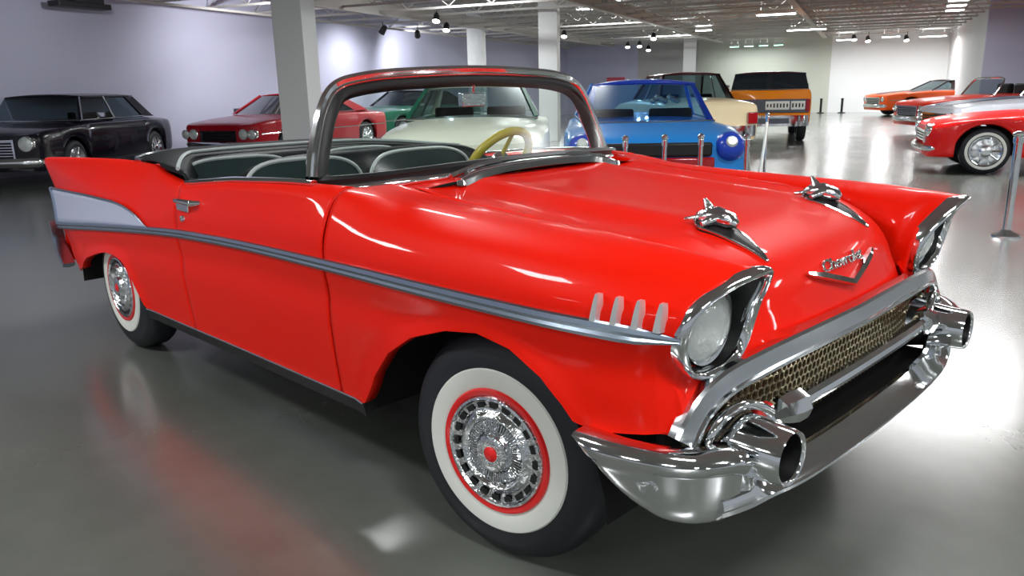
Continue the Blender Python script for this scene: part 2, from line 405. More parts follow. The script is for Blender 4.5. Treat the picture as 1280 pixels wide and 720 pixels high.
# ---- hood ornaments
for sg in (-1, 1):
    t = MB(); y = sg*.335
    # long dart base with dark inset lying on the ridge
    def top(x):
        q = [hood_pt(i, .335/yedge(HOODC[i][0])) for i in range(len(HOODC))]
        for a, b in zip(q, q[1:]):
            if a.x <= x <= b.x: return a.z+(b.z-a.z)*(x-a.x)/max(1e-6, b.x-a.x)
        return q[-1].z
    rows = []; o1 = []; o2 = []
    for i in range(19):
        f = i/18; x = .298+.220*f; w = .004+.056*min(1, i/3.6)**.8*(1-f**1.7); z = top(x); hh = .022*(1-f)**.8
        rows.append([(x, y-w, z-.012), (x, y-w, z+.004), (x, y-w*.45, z+.004+hh*.75), (x, y, z+.006+hh), (x, y+w*.45, z+.004+hh*.75), (x, y+w, z+.004), (x, y+w, z-.012)])
        o1.append((x, y-w-.001, z+.003)); o2.append((x, y+w+.001, z+.003))
    t.grid(rows, out=(.4, y, .8)); orn = t.build('hood_ornament', M['black'], car, angle=50, fixn=False)
    MB().tube(o1+o2[::-1], .0042, 6, closed=True).build('ornament_rim', M['chrome'], orn)
    t = MB()
    z0 = top(.36)
    t.tube([(.295, y, z0+.016), (.32, y, z0+.026), (.365, y, z0+.032), (.405, y, z0+.024), (.425, y, z0+.014)], [.012, .028, .035, .029, .012], 12, squash=.8)
    t.tube([(.350, y, z0+.03), (.335, y, z0+.054), (.322, y, z0+.078)], [.022, .016, .005], 8)
    t.tube([(.35, y-.058, z0+.016), (.37, y-.02, z0+.03), (.37, y+.02, z0+.03), (.35, y+.058, z0+.016)], [.008, .018, .018, .008], 8)
    t.tube([(.285, y-.042, z0+.022), (.32, y-.02, z0+.026), (.32, y+.02, z0+.026), (.285, y+.042, z0+.022)], [.005, .010, .010, .005], 8)
    t.build('ornament_bird', M['chrome_orn'], orn, angle=60)

# ---- V emblem and script on the nose
def nose(y, z):
    best = None
    for i in range(len(HOODC)):
        cx, cz = HOODC[i]
        if cx < .4: continue
        p = hood_pt(i, y/yedge(cx))
        if best is None or abs(p.z-z) < best[0]: best = (abs(p.z-z), p, i)
    i = best[2]; a, b = hood_pt(max(0, i-1), y/.58), hood_pt(min(len(HOODC)-1, i+1), y/.58)
    p = best[1]; q = b if p.z > z else a
    if abs(q.z-p.z) > 1e-6: p = p.lerp(q, max(0, min(1, (z-p.z)/(q.z-p.z))))
    return p
vp = []
for t in [k/14 for k in range(-14, 15)]:
    y = .225*t; z = .772+.062*abs(t)**1.0; p = nose(y, z); vp.append(p+Vector((.010, 0, .003)))
MB().sweep(vp, [(-.010, -.011), (.006, -.013), (.009, 0), (.006, .013), (-.010, .011)], up=(1, 0, .4), scale=[.45+.55*min(1, (14-abs(k))/4) for k in range(-14, 15)]).build('hood_emblem', M['chrome'], car, angle=30, label='chrome V emblem on the nose')
fc = bpy.data.curves.new('script', 'FONT'); fc.body = 'Chevrolet'; fc.size = .072; fc.shear = .35; fc.extrude = .003; fc.bevel_depth = .0012; fc.align_x = 'CENTER'; fc.space_character = .95
fo = bpy.data.objects.new('script_tmp', fc); COL.objects.link(fo)
me = bpy.data.meshes.new_from_object(fo.evaluated_get(bpy.context.evaluated_depsgraph_get())); bpy.data.objects.remove(fo)
w = max(v.co.x for v in me.vertices)
for v in me.vertices:
    y = v.co.x/w*.150; z = .822+v.co.y*.55; p = nose(y, z); n = Vector((.9, 0, .42)); v.co = p+n*(.005+v.co.z)
me.materials.clear(); me.materials.append(M['chrome'])
so = bpy.data.objects.new('hood_script', me); COL.objects.link(so); so.parent = car; so['label'] = 'chrome Chevrolet script above the V emblem'

# ---- grille
def mir(path): return [Vector((p[0], -p[1], p[2])) for p in reversed(path[1:])]+[Vector(p) for p in path]
gp_ = mir(catmull([(.650, 0, .708), (.643, .3, .708), (.630, .55, .702), (.616, .70, .686), (.606, .785, .650), (.602, .835, .605), (.598, .858, .572)], 7))
pr = [(-.03, .006), (-.006, .008), (.002, .002), (.008, -.030), (.010, -.036), (.018, -.038), (.019, -.046), (.012, -.052), (-.03, -.050)]
MB().sweep(gp_, pr, up=(0, 0, 1)).build('grille_surround', M['chrome_soft'], car, angle=25)
m = MB(); s = .030
for r in range(15):
    for c in range(-38, 39):
        y = c*s*.866+(s*.433 if r % 2 else 0); z = .668-r*s*.75
        if abs(y) > .80 or z < .455 or (abs(y) > .72 and z > .61): continue
        x = .612-.12*max(0, abs(y)-.40)
        pts = [(x, y+s*.5*math.sin(PI/3*k), z+s*.5*math.cos(PI/3*k)) for k in range(6)]; inn = [(x-.0, y+s*.385*math.sin(PI/3*k), z+s*.385*math.cos(PI/3*k)) for k in range(6)]
        bk = [(x-.008, q[1], q[2]) for q in inn]
        m.add(pts+inn+bk, [[k, (k+1) % 6, 6+(k+1) % 6, 6+k] for k in range(6)]+[[6+k, 6+(k+1) % 6, 12+(k+1) % 6, 12+k] for k in range(6)])
m.build('grille_mesh', M['gold'], car, smooth=False, fixn=False, label='gold honeycomb grille mesh')
MB().box((.53, 0, .53), (.02, 1.66, .32)).box((.60, 0, .392), (.20, 1.36, .02)).build('grille_backing', M['dark'], car)  # black sheets standing in for the shaded cavity behind the grille
# floating bar with end pods
bar = catmull([(.672, -.50, .560), (.684, -.40, .566), (.694, -.20, .571), (.697, 0, .573), (.694, .20, .571), (.684, .40, .566), (.672, .50, .560)], 6)
gb = MB().tube(bar, .024, 10, squash=.85).build('grille_bar', M['chrome'], car, angle=30)
for sg in (-1, 1):
    pod = MB().tube([(.690, sg*.445, .563), (.688, sg*.455, .563), (.680, sg*.49, .561), (.672, sg*.52, .558), (.660, sg*.545, .545)], [.026, .040, .043, .036, .018], 8)
    pod.build('bar_pod', M['chrome'], gb, angle=20)
    MB().box((.648, sg*.575, .556), (.03, .075, .055)).build('parking_lamp', M['amber'], gb, bevel=.008, label='red parking lamp at the end of the grille bar')
    MB().tube([(.66, sg*.53, .545), (.63, sg*.62, .54), (.59, sg*.70, .535)], [.022, .026, .02], 8).build('bar_bracket', M['chrome'], gb)

# ---- front bumper
bpth = mir(catmull([(.752, 0, .405), (.749, .25, .405), (.735, .5, .405), (.708, .66, .408), (.690, .735, .408), (.672, .79, .408)], 8))
def pr(t):
    k = max(0, min(1, (abs(2*t-1)-.50)/.20)); k = k*k*(3-2*k)
    return [(-.072, .020+.05*k), (-.062, .032+.045*k), (-.050+.01*k, .030+.042*k), (-.014+.006*k, .000+.030*k), (.002+.006*k, -.004+.012*k), (.010, -.008), (.004, -.012-.004*k), (.006, -.020-.006*k), (-.008, -.034-.006*k), (-.05, -.030)]
bump = MB().sweep(bpth, pr).build('front_bumper', M['chrome'], car, angle=30)
for sg in (-1, 1):
    pl = catmull([(.690, .738, 0), (.682, .77, 0), (.664, .81, 0), (.63, .86, 0), (.57, .90, 0), (.50, .92, 0), (.43, .928, 0), (.365, .925, 0)], 6)
    L = len(pl); rows = []
    for i, p in enumerate(pl):
        a = pl[max(0, i-1)]; b = pl[min(L-1, i+1)]; t = (b-a).normalized(); n = Vector((t.y, -t.x, 0))
        s_ = i/(L-1); zb = pch([(0, .368), (.25, .362), (.5, .372), (.68, .400), (.82, .438), (.93, .495), (1, .528)], s_); zt = lin([(0, .540), (.15, .552), (.6, .560), (1, .556)], s_)
        h = zt-zb; r = min(.030, h*.42)
        prof = [(-.05, zt-.012), (-.02, zt), (.004, zt-.002), (.022, zt-r*.45), (.028, zt-r), (.020, zt-r*1.7), (.004, zt-r*2.2)]
        lo = zt-r*2.2
        if lo > zb+.01:
            prof += [(.000, lo-(lo-zb)*.3), (-.003, lo-(lo-zb)*.65), (-.012, lo-(lo-zb)*.9), (-.022, zb), (-.05, zb+.004)]
        else: prof += [(.0, zb+.004), (-.002, zb+.003), (-.006, zb+.002), (-.01, zb+.001), (-.05, zb+.004)]
        rows.append([Vector((p.x, p.y, 0))+n*q[0]+Vector((0, 0, q[1])) for q in prof])
    m = MB(); m.grid(rows, closev=True, out=lambda c: (.4, .6, .45))
    n = len(rows[0]); m.f += [list(range(n)), [len(m.v)-n+j for j in range(n)][::-1]]; m.m += [0, 0]
    if sg < 0: m = m.mirror()
    we = m.build('bumper_end', M['chrome'], bump, angle=40)
    # small oval chrome badge pressed in the wing
    MB().lathe([(0, .006), (.02, .005), (.032, 0)], (.545, sg*.905, .468), (.25, sg, 0), 20).build('bumper_badge', M['chrome_orn'], we)
    # bullet
    y = sg*.645; A = Vector((1, sg*.02, .0))
    bl = MB().lathe([(.0, -.10), (.10, -.10), (.098, -.03), (.088, .02), (.078, .07), (.072, .13), (.068, .185), (.065, .193), (.059, .191), (.056, .186)], (.575, y, .508), A, 36).build('bumper_bullet', M['chrome'], bump, angle=50)
    MB().lathe([(0, .10), (.05, .10), (.0565, .187)], (.575, y, .508), A, 30).build('bullet_recess', M['black'], bl, label='black hollow tip of the bumper bullet')
    # chrome loop behind the bullet
    lp = catmull([(.615, sg*.775, .53), (.625, sg*.765, .570), (.635, sg*.72, .602), (.645, sg*.655, .608), (.655, sg*.60, .590), (.665, sg*.56, .565)], 6)
    MB().tube(lp, .013, 10).build('bullet_loop', M['chrome'], bump)

# ---- windshield
fb = [(-.955, -.790, 1.018), (-.880, -.757, 1.022), (-.785, -.66, 1.030), (-.705, -.50, 1.042), (-.655, -.27, 1.052), (-.640, 0, 1.056)]
fb = fb+[(x, -y, z) for x, y, z in reversed(fb[:-1])]
ft = [(-.962, -.790, 1.05), (-.972, -.772, 1.12), (-.985, -.743, 1.20), (-1.00, -.700, 1.296), (-1.012, -.640, 1.364), (-1.01, -.54, 1.392), (-1.0, -.36, 1.408), (-.99, 0, 1.418)]
ft = [(x, y, z-.016*min(1, (z-1.05)/.3)) for x, y, z in ft]
ft = ft+[(x, -y, z) for x, y, z in reversed(ft[:-1])]
cb, ct = catmull(fb, 8), catmull(ft, 8)
wf = MB()
prof = [(-.036, -.014), (.026, -.014), (.034, -.008), (.028, .0), (.038, .012), (.028, .028), (0, .034), (-.036, .030)]
# orient with outward direction away from the glass centre
P = []
for i, p in enumerate(ct):
    a, b = ct[max(0, i-1)], ct[min(len(ct)-1, i+1)]; t = (b-a).normalized(); f = Vector((.8, -.55*(1 if p.y < 0 else -1)*min(1, abs(p.y)/.7), .25)).normalized()
    f = (f-t*f.dot(t)).normalized(); o = t.cross(f).normalized()
    if o.dot(p-Vector((-.95, 0, 1.1))) < 0: o = -o
    P.append([p+f*q[0]+o*q[1] for q in prof])
wf.grid(P, closev=True)
wf.tube([p+Vector((.006, 0, -.006)) for p in cb], .016, 10)
for sg in (-1, 1):
    wf.tube([(-1.0, sg*.795, 1.0), (-.962, sg*.795, 1.03), (-.965, sg*.785, 1.09)], [.034, .034, .026], 10)
wfo = wf.build('windshield_frame', M['chrome'], car, angle=45)
g = MB(); n = 41; A_, B_ = resample(cb, n), resample(ct, n)
g.grid([[A_[i].lerp(B_[i], j/12)+Vector((.04*math.sin(PI*j/12)*.6, 0, 0)) for j in range(13)] for i in range(n)])
g.build('windshield', M['glass'], car, fixn=False)
P = []
for i, p in enumerate(ct):
    a, b = ct[max(0, i-1)], ct[min(len(ct)-1, i+1)]; t = (b-a).normalized(); f = Vector((.8, -.55*(1 if p.y < 0 else -1)*min(1, abs(p.y)/.7), .25)).normalized()
    f = (f-t*f.dot(t)).normalized(); o = t.cross(f).normalized()
    if o.dot(p-Vector((-.95, 0, 1.1))) < 0: o = -o
    P.append([p+f*q[0]+o*q[1] for q in [(-.030, -.042), (.016, -.042), (.022, -.034), (.022, -.013), (-.030, -.013)]])
MB().grid(P, closev=True).build('frame_seal', M['black'], wfo)
MB().sweep([p+Vector((-.012, 0, .016)) for p in cb], [(-.016, -.022), (.012, -.022), (.016, .010), (.006, .022), (-.016, .022)]).build('lower_seal', M['black'], wfo, angle=30)
# chrome cowl vent lip behind the hood
cv = catmull([(-.60, -.43, 1.030), (-.60, -.30, 1.056), (-.605, -.12, 1.066), (-.605, .12, 1.066), (-.60, .30, 1.056), (-.60, .43, 1.030)], 8)
cvo = MB().sweep(cv, [(-.026, -.016), (.030, -.016), (.026, .004), (.0, .014), (-.026, .010)]).build('cowl_vent', M['chrome'], car, angle=40)
MB().tube([p+Vector((-.05, 0, .012)) for p in cv], .012, 8).build('wiper_rail', M['chrome'], cvo)
for sg in (-1, 1):
    MB().tube([(-.60, sg*.40, 1.04), (-.62, sg*.38, 1.062), (-.66, sg*.22, 1.075), (-.68, sg*-.02, 1.083)], [.012, .008, .005, .004], 6).build('wiper_arm', M['chrome_soft'], cvo)
    MB().lathe([(0, .02), (.015, .016), (.02, 0)], (-.585, sg*.44, 1.018), (0, 0, 1), 12).build('wiper_pivot', M['chrome'], cvo)
# mirror
mr = MB().tube([(-.985, 0, 1.40), (-1.0, .01, 1.33)], .008, 8)
mr.box((-1.02, .02, 1.30), (.03, .13, .055)); mr.build('rearview_mirror', M['chrome_orn'], car, bevel=.01)

# ---- interior
tub = MB()
for sg in (-1, 1): tub.box((-1.75, sg*.775, .68), (1.75, .05, .60))
tub.box((-1.75, 0, .36), (1.8, 1.5, .06)); tub.box((-2.68, 0, .68), (.06, 1.5, .62))
tub.build('interior_tub', M['vinyl'], car, bevel=.02)
d = MB(); d.grid([[( -.80-.22*math.sin(PI*.5*j/8), y, .99-.03*abs(y)-.22*(1-math.cos(PI*.5*j/8))) for j in range(9)] for y in [(-.74+1.48*i/20) for i in range(21)]], out=(-.7, 0, .5)); d.build('dashboard', M['vinyl'], car, fixn=False, solid=.01)
def seat(name, x, zt, half, parent, panels):
    m = MB(); rows = []
    for i in range(29):
        y = -half+2*half*i/28; e = 1-(abs(y)/half)**6
        top_ = zt-.10*(1-e)
        rows.append([(x+.12, y, .50), (x+.06, y, .70), (x+.015, y, top_-.06), (x-.015, y, top_-.012), (x-.06, y, top_), (x-.11, y, top_-.02), (x-.14, y, top_-.10), (x-.16, y, .5)])
    m.grid(rows, closev=True); n = 8; m.f += [list(range(n)), [len(m.v)-n+j for j in range(n)][::-1]]; m.m += [0, 0]
    m.box((x+.30, 0, .50), (.55, 2*half, .16))
    st = m.build(name, M['vinyl'], parent, angle=50, bevel=0)
    for y0, y1 in panels:
        yc, hw = (y0+y1)/2, (y1-y0)/2; zb = .62; zc = zt-.015
        out = []
        for k in range(40):
            a = 2*PI*k/40; cx, sz = math.cos(a), math.sin(a)
            px = math.copysign(abs(cx)**.55, cx)*hw; pz = math.copysign(abs(sz)**.55, sz)*(zc-zb)/2
            z = (zb+zc)/2+pz; xx = lin([(.5, x+.125), (.70, x+.068), (zt-.06, x+.024), (zt-.012, x+.0), (zt, x-.02)], z)
            out.append(Vector((xx+.008, yc+px, z)))
        c = sum(out, Vector())/len(out)
        P = [[q.lerp(c, t)+Vector((.018*math.sin(PI*.5*t), 0, 0)) for t in (0, .08, .2, .5, .98)] for q in out]
        mm = MB(); mm.grid(P, closeu=True, out=(x-1, yc, .8)); pn = mm.build('seat_panel', M['teal'], st, fixn=False)
        MB().tube(out, .009, 6, closed=True).build('piping', M['piping'], st)
    return st
seat('front_seat', -1.67, 1.075, .75, car, [(-.735, -.13), (-.10, .55)])
seat('rear_seat', -2.42, 1.045, .74, car, [(-.70, -.05), (.05, .70)])
# folded-top boot
b = MB(); rows = []
for i in range(45):
    f = -1+2*i/44; a = abs(f); y = .83*f
    xr = -3.12+.45*a**4; xf = -2.50+.62*max(0, (a-.62)/.38)**1.2; r = []
    for j in range(11):
        t = j/10; x = xr+(xf-xr)*t; yy = math.copysign(min(abs(y), pch(TPY, x)-.012), y)
        edge_z = pch(TPZ, x)+.004; bulge = .055*math.sin(PI*min(1, max(0, t)))**.6*(1-.55*a**3)
        r.append((x, yy, edge_z*.35+.65*1.012+bulge-(.06 if j == 10 else 0)))
    rows.append(r)
b.grid(rows, out=lambda c: (c.x, 0, .5)); bo = b.build('convertible_boot', M['vinyl'], car, fixn=False, solid=.015, label='black folded top boot behind the seats')
MB().tube([Vector(r[8])+Vector((0, 0, .008)) for r in rows], .009, 6).build('piping', M['piping'], bo)
MB().tube([Vector(r[1])+Vector((0, 0, .006)) for r in rows], .008, 6).build('piping', M['chrome_soft'], bo)
# steering wheel
sc = Vector((-1.27, .41, 1.005)); ax = Vector((-.80, 0, .60)).normalized(); ux = Vector((0, 1, 0)); uy = ax.cross(ux).normalized()
sw = MB().tube([sc+ux*(.178*math.cos(2*PI*k/40))+uy*(.178*math.sin(2*PI*k/40)) for k in range(40)], .021, 10, closed=True).build('steering_wheel', M['yellow'], car, angle=60, label='yellow steering wheel')
MB().lathe([(0, .03), (.03, .028), (.05, .01), (.05, -.03), (.03, -.05)], sc, ax, 20).build('horn_button', M['chrome'], sw)
for k in (-.25, PI+.25, PI/2): MB().tube([sc, sc+ux*(.17*math.cos(k))-uy*(.17*math.sin(k))], .010, 8).build('spoke', M['yellow'], sw)
MB().tube([sc-ax*.03, sc-ax*.42], .024, 10).build('steering_column', M['teal'], sw)

# ---- underside
u = MB(); u.box((-.28, 0, .60), (1.24, 1.16, .56)); u.box((-1.65, 0, .31), (1.75, 1.60, .10)); u.box((-3.1, 0, .52), (1.35, 1.16, .44))
u.box((-1.6, .35, .24), (2.6, .12, .10)); u.box((-1.6, -.35, .24), (2.6, .12, .10)); u.box((-2.92, 0, .36), (.12, 1.4, .12)); u.box((.0, 0, .33), (.14, 1.4, .10))
u.build('underbody', M['dark'], car)
MB().tube([(-.9, -.55, .20), (-2.2, -.55, .20), (-2.5, -.50, .26), (-3.7, -.55, .27)], .03, 8).build('exhaust_pipe', M['chrome_soft'], car)
for sg in (-1, 1):
    for xa, w0 in ((-.09, .50), (-2.95, .50)):
        wl = MB(); rows = []
        for k in range(19):
            a = PI*k/18; rows.append([(xa+w0*1.02*math.cos(a), sg*.58, .30+.43*math.sin(a)), (xa+w0*1.02*math.cos(a), sg*.885, .30+.41*math.sin(a))])
        wl.grid(rows); wl.build('wheel_well', M['dark'], car, fixn=False)
    # tail lamp and rear bumper corner
    MB().lathe([(0, .03), (.04, .025), (.06, 0), (.06, -.05)], (-3.90, sg*.80, .72), (-1, 0, 0), 20).build('tail_lamp', M['tail'], car)
    ca = catmull([(-3.99, sg*.850, .585), (-3.93, sg*.862, .525), (-3.85, sg*.872, .445), (-3.745, sg*.874, .352)], 5)
    MB().sweep(ca, [(-.02, -.03), (.012, -.03), (.022, .0), (.012, .035), (-.02, .035)], up=(0, sg, 0)).build('rear_bumper_end', M['trim'], car, angle=40)
MB().sweep([(-4.03, -.72, .46), (-4.07, -.3, .46), (-4.07, .3, .46), (-4.03, .72, .46)], [(-.02, -.08), (.02, -.08), (.03, 0), (.02, .08), (-.02, .08)]).build('rear_bumper', M['chrome'], car, angle=40)

# ---- wheels
def wheel(x, sg, steer):
    R_ = .345; face = .853
    A = Vector((math.sin(steer)*-1*-1 if sg < 0 else -math.sin(steer), sg*math.cos(steer), 0)); O = Vector((x, sg*face, R_))
    t = MB().lathe([(.17, -.05), (.185, -.012), (.20, 0), (.25, .002), (.29, -.004), (.318, -.016), (.334, -.034), (.3435, -.052), (.345, -.075), (.345, -.125), (.3435, -.150), (.33, -.172), (.28, -.19), (.20, -.18), (.17, -.14)], O, A, 72)
    # tread grooves
    ty = t.build('wheel', M['rubber'], car, angle=50, label=None)
    MB().lathe([(.186, .001), (.195, .006), (.242, .006), (.247, .001)], O, A, 72).build('whitewall', M['white_rubber'], ty, label='white band of the whitewall tyre')
    MB().lathe([(.166, -.004), (.168, .006), (.176, .010), (.184, .009), (.188, .002)], O, A, 72).build('rim_band', M['red_ring'], ty, label='red painted rim band')
    hc = MB(); prof = [(.168, .004), (.164, .012), (.157, .014), (.152, .006), (.130, .002), (.124, .004), (.117, .014), (.108, .020), (.100, .014), (.094, .001), (.064, .002), (.058, .010), (.053, .022), (.045, .026), (.028, .028), (.024, .026), (0, .026)]
    hc.lathe(prof, O, A, 72)
    u = Vector((0, 0, 1)); xx = A.cross(u).normalized()
    for k in range(60):
        a = 2*PI*k/60; d = xx*math.cos(a)+u*math.sin(a); tt = d.cross(A)
        c = O+d*.078+A*.006; hc.tube([O+d*.064+A*.005, O+d*.092+A*.004], .0026, 5)
    cap = hc.build('hubcap', M['hub'], ty, angle=40)
    sl = MB()
    for k in range(20):
        a = 2*PI*k/20; d = xx*math.cos(a)+u*math.sin(a); tt = d.cross(A).normalized(); c = O+d*.141+A*.0062
        w = .012
        sl.add([c+tt*w-d*.008, c+tt*w*1.1+d*.008, c-tt*w*1.1+d*.008, c-tt*w-d*.008, c+tt*w-d*.008+A*.002, c+tt*w*1.1+d*.008+A*.002, c-tt*w*1.1+d*.008+A*.002, c-tt*w-d*.008+A*.002], [[0, 1, 2, 3], [4, 5, 6, 7], [0, 1, 5, 4], [1, 2, 6, 5], [2, 3, 7, 6], [3, 0, 4, 7]])
    sl.build('rim_slots', M['black'], ty, smooth=False)
    MB().lathe([(0, .034), (.014, .032), (.023, .026)], O, A, 20).build('hubcap_emblem', M['red_ring'], ty)
for sg in (-1, 1):
    wheel(-.005, sg, .135); wheel(-2.925, sg, 0)
# ================================================================== CAMERA
def cam_axes(yaw, pitch, roll):
    d = Vector((math.cos(yaw)*math.cos(pitch), math.sin(yaw)*math.cos(pitch), -math.sin(pitch)))
    r = Vector((math.sin(yaw), -math.cos(yaw), 0)); u = r.cross(d); c, s = math.cos(roll), math.sin(roll)
    return c*r+s*u, -s*r+c*u, d
CP = Vector((1.47855, -2.24426, 1.34202))
CR, CU, CD = cam_axes(math.radians(135.26327), math.radians(14.34098), math.radians(-1.25272))
cd = bpy.data.cameras.new('camera'); cd.sensor_width = 36; cd.lens = 975.654/1280*36; cd.clip_start = .05; cd.clip_end = 300
co = bpy.data.objects.new('camera', cd); COL.objects.link(co)
co.matrix_world = Matrix(((CR.x, CU.x, -CD.x, CP.x), (CR.y, CU.y, -CD.y, CP.y), (CR.z, CU.z, -CD.z, CP.z), (0, 0, 0, 1)))
SC.camera = co

# ================================================================== ROOM  (s runs along the left wall away from the viewer, t to the right of it)
WA = math.radians(111.4)
EA = Vector((math.cos(WA), math.sin(WA), 0)); EB = Vector((math.sin(WA), -math.cos(WA), 0)); P0 = Vector((-11.75, -6, 0))
def room(s, t, z=0): return P0+EA*s+EB*t+Vector((0, 0, z))
RZ = Matrix.Rotation(WA-PI/2, 3, 'Z')
SF = 37.0; ZC = 3.8
fm = bpy.data.materials.new('polished_concrete'); fm.use_nodes = True
nt = fm.node_tree; b = nt.nodes['Principled BSDF']; tc = nt.nodes.new('ShaderNodeTexCoord')
n1 = nt.nodes.new('ShaderNodeTexNoise'); n1.inputs['Scale'].default_value = .7; n1.inputs['Detail'].default_value = 8
n2 = nt.nodes.new('ShaderNodeTexNoise'); n2.inputs['Scale'].default_value = 5; n2.inputs['Detail'].default_value = 6
rr = nt.nodes.new('ShaderNodeValToRGB'); rr.color_ramp.elements[0].position = .3; rr.color_ramp.elements[0].color = (.110, .120, .104, 1); rr.color_ramp.elements[1].position = .75; rr.color_ramp.elements[1].color = (.170, .182, .162, 1)
mr2 = nt.nodes.new('ShaderNodeMapRange'); mr2.inputs[1].default_value = .3; mr2.inputs[2].default_value = .7; mr2.inputs[3].default_value = .13; mr2.inputs[4].default_value = .26
ad = nt.nodes.new('ShaderNodeMath'); ad.operation = 'MULTIPLY_ADD'; ad.inputs[1].default_value = .35
nt.links.new(tc.outputs['Object'], n1.inputs['Vector']); nt.links.new(tc.outputs['Object'], n2.inputs['Vector'])
nt.links.new(n2.outputs['Fac'], ad.inputs[0]); nt.links.new(n1.outputs['Fac'], ad.inputs[2])
sb = nt.nodes.new('ShaderNodeMath'); sb.operation = 'SUBTRACT'; sb.inputs[1].default_value = .17
nt.links.new(ad.outputs[0], sb.inputs[0]); nt.links.new(sb.outputs[0], rr.inputs[0]); nt.links.new(rr.outputs[0], b.inputs['Base Color'])
nt.links.new(n1.outputs['Fac'], mr2.inputs[0]); nt.links.new(mr2.outputs[0], b.inputs['Roughness'])
b.inputs['Coat Weight'].default_value = 1.; b.inputs['Coat Roughness'].default_value = .27; b.inputs['Coat IOR'].default_value = 1.6; b.inputs['Specular IOR Level'].default_value = .6
wall_lav = mat('lavender_wall', (.57, .58, .74), .7, noise=.04, nscale=.5); wall_white = mat('white_wall', (.80, .82, .82), .7, noise=.03, nscale=.5); wall_green = mat('pale_green_wall', (.55, .57, .50), .7, noise=.04, nscale=.6)
wall_beige = mat('beige_wall', (.50, .50, .49), .7); ceil_m = mat('ceiling_deck', (.42, .41, .39), .8, noise=.15, nscale=.8); steel = mat('truss_steel', (.55, .53, .50), .6)
col_m = mat('white_column', (.78, .80, .80), .6, noise=.03, nscale=2); spot_m = mat('spot_housing', (.03, .03, .035), .5); lamp_e = mat('lamp_diffuser', (.9, .9, .9), .5, emit=(1, .98, .94), estr=9); lamp_g = mat('green_lamp_diffuser', (.5, .8, .7), .5, emit=(.45, 1, .75), estr=3)
sign_m = mat('red_sign_face', (.70, .10, .14), .5); lampm = mat('fixture_housing', (.75, .75, .75), .5)

def slab(name, c, d, m, rot=RZ, kind=True, bev=0):
    o = MB().box(c, d, rot).build(name, m, smooth=False, bevel=bev)
    if kind: struct(o)
    return o
f = MB().box(room(16, 18, -.05), (70, 80, .1), RZ).build('floor', fm, smooth=False); struct(f)
slab('ceiling', room(14, 14, ZC+.1), (32, 50, .2), ceil_m)
slab('wall_left', room(13, -.1, ZC/2), (.2, 48, ZC), wall_lav)
slab('wall_back', room(SF+.1, 1.8, ZC/2), (3.66, .2, ZC), wall_lav)
slab('wall_back_beige', room(SF+.1, 5.07, ZC/2), (2.88, .2, ZC), wall_beige)
slab('wall_back_green', room(SF+.1, 9.4, ZC/2), (5.78, .2, ZC), wall_green)
slab('wall_back_white', room(SF+.1, 14.57, ZC/2), (4.56, .2, ZC), wall_white)
slab('wall_recess', room(31.6, 16.95, ZC/2), (.2, 11.0, ZC), wall_white)
slab('wall_right', room(26.1, 22.9, ZC/2), (12.1, .2, ZC), wall_lav)
def place(u, D, lx, ly, yaw):   # world spot so that the local ground point (lx, ly) stands at depth D on bearing u
    px = CD+CR*((u-640)/975.654)+CU*((360-100)/975.654); px = px*(D/px.dot(CD)); w = CP+px
    c, s = math.cos(yaw), math.sin(yaw); return (w.x-(lx*c-ly*s), w.y-(lx*s+ly*c))
for u_, D_, w_ in ((374, 12.5, .50), (687, 20, .48), (597, 25.5, .5), (861, 35, .55)):
    q = place(u_, D_, 0, 0, 0); slab('column', Vector((q[0], q[1], ZC/2)), (w_, w_, ZC), col_m, RZ @ Matrix.Rotation(math.radians(12), 3, 'Z'), bev=.01)
# control joint in the slab

# roof joists
def truss(s_):
    m = MB(); t0, t1 = .05, (16.8 if s_ > 26 else 27.0); n = int((t1-t0)/.55)
    m.box(room(s_, (t0+t1)/2, 3.70), (t1-t0, .07, .05), RZ); m.box(room(s_, (t0+t1)/2, 3.24), (t1-t0, .06, .05), RZ)
    pts = [room(s_, t0+(t1-t0)*i/n, 3.68 if i % 2 else 3.26) for i in range(n+1)]
    for p, q in zip(pts, pts[1:]): m.tube([p, q], .013, 4, caps=False)
    o = m.build('roof_truss', steel, smooth=False, fixn=False)
    return tag(o, 'grey open-web steel roof truss spanning below the ceiling deck', 'roof truss', 'roof trusses under the ceiling')
for k in range(19): truss(8.4+1.52*k)
for t_ in (2.6, 7.6, 12.0):
    m = MB(); m.box(room(22, t_, 3.46), (.16, 29, .035), RZ); m.box(room(22, t_, 3.17), (.16, 29, .03), RZ); m.box(room(22, t_, 3.32), (.03, 29, .28), RZ)
    tag(m.build('roof_girder', steel, smooth=False), 'long grey steel girder running under the roof trusses', 'girder', 'roof girders')
for t_, l in ((.80, 27),):
    tag(MB().box(room(21.6, t_, 3.12), (.05, l, .05), RZ).build('lighting_track', steel, smooth=False), 'thin dark lighting track running along the left wall top', 'lighting track')

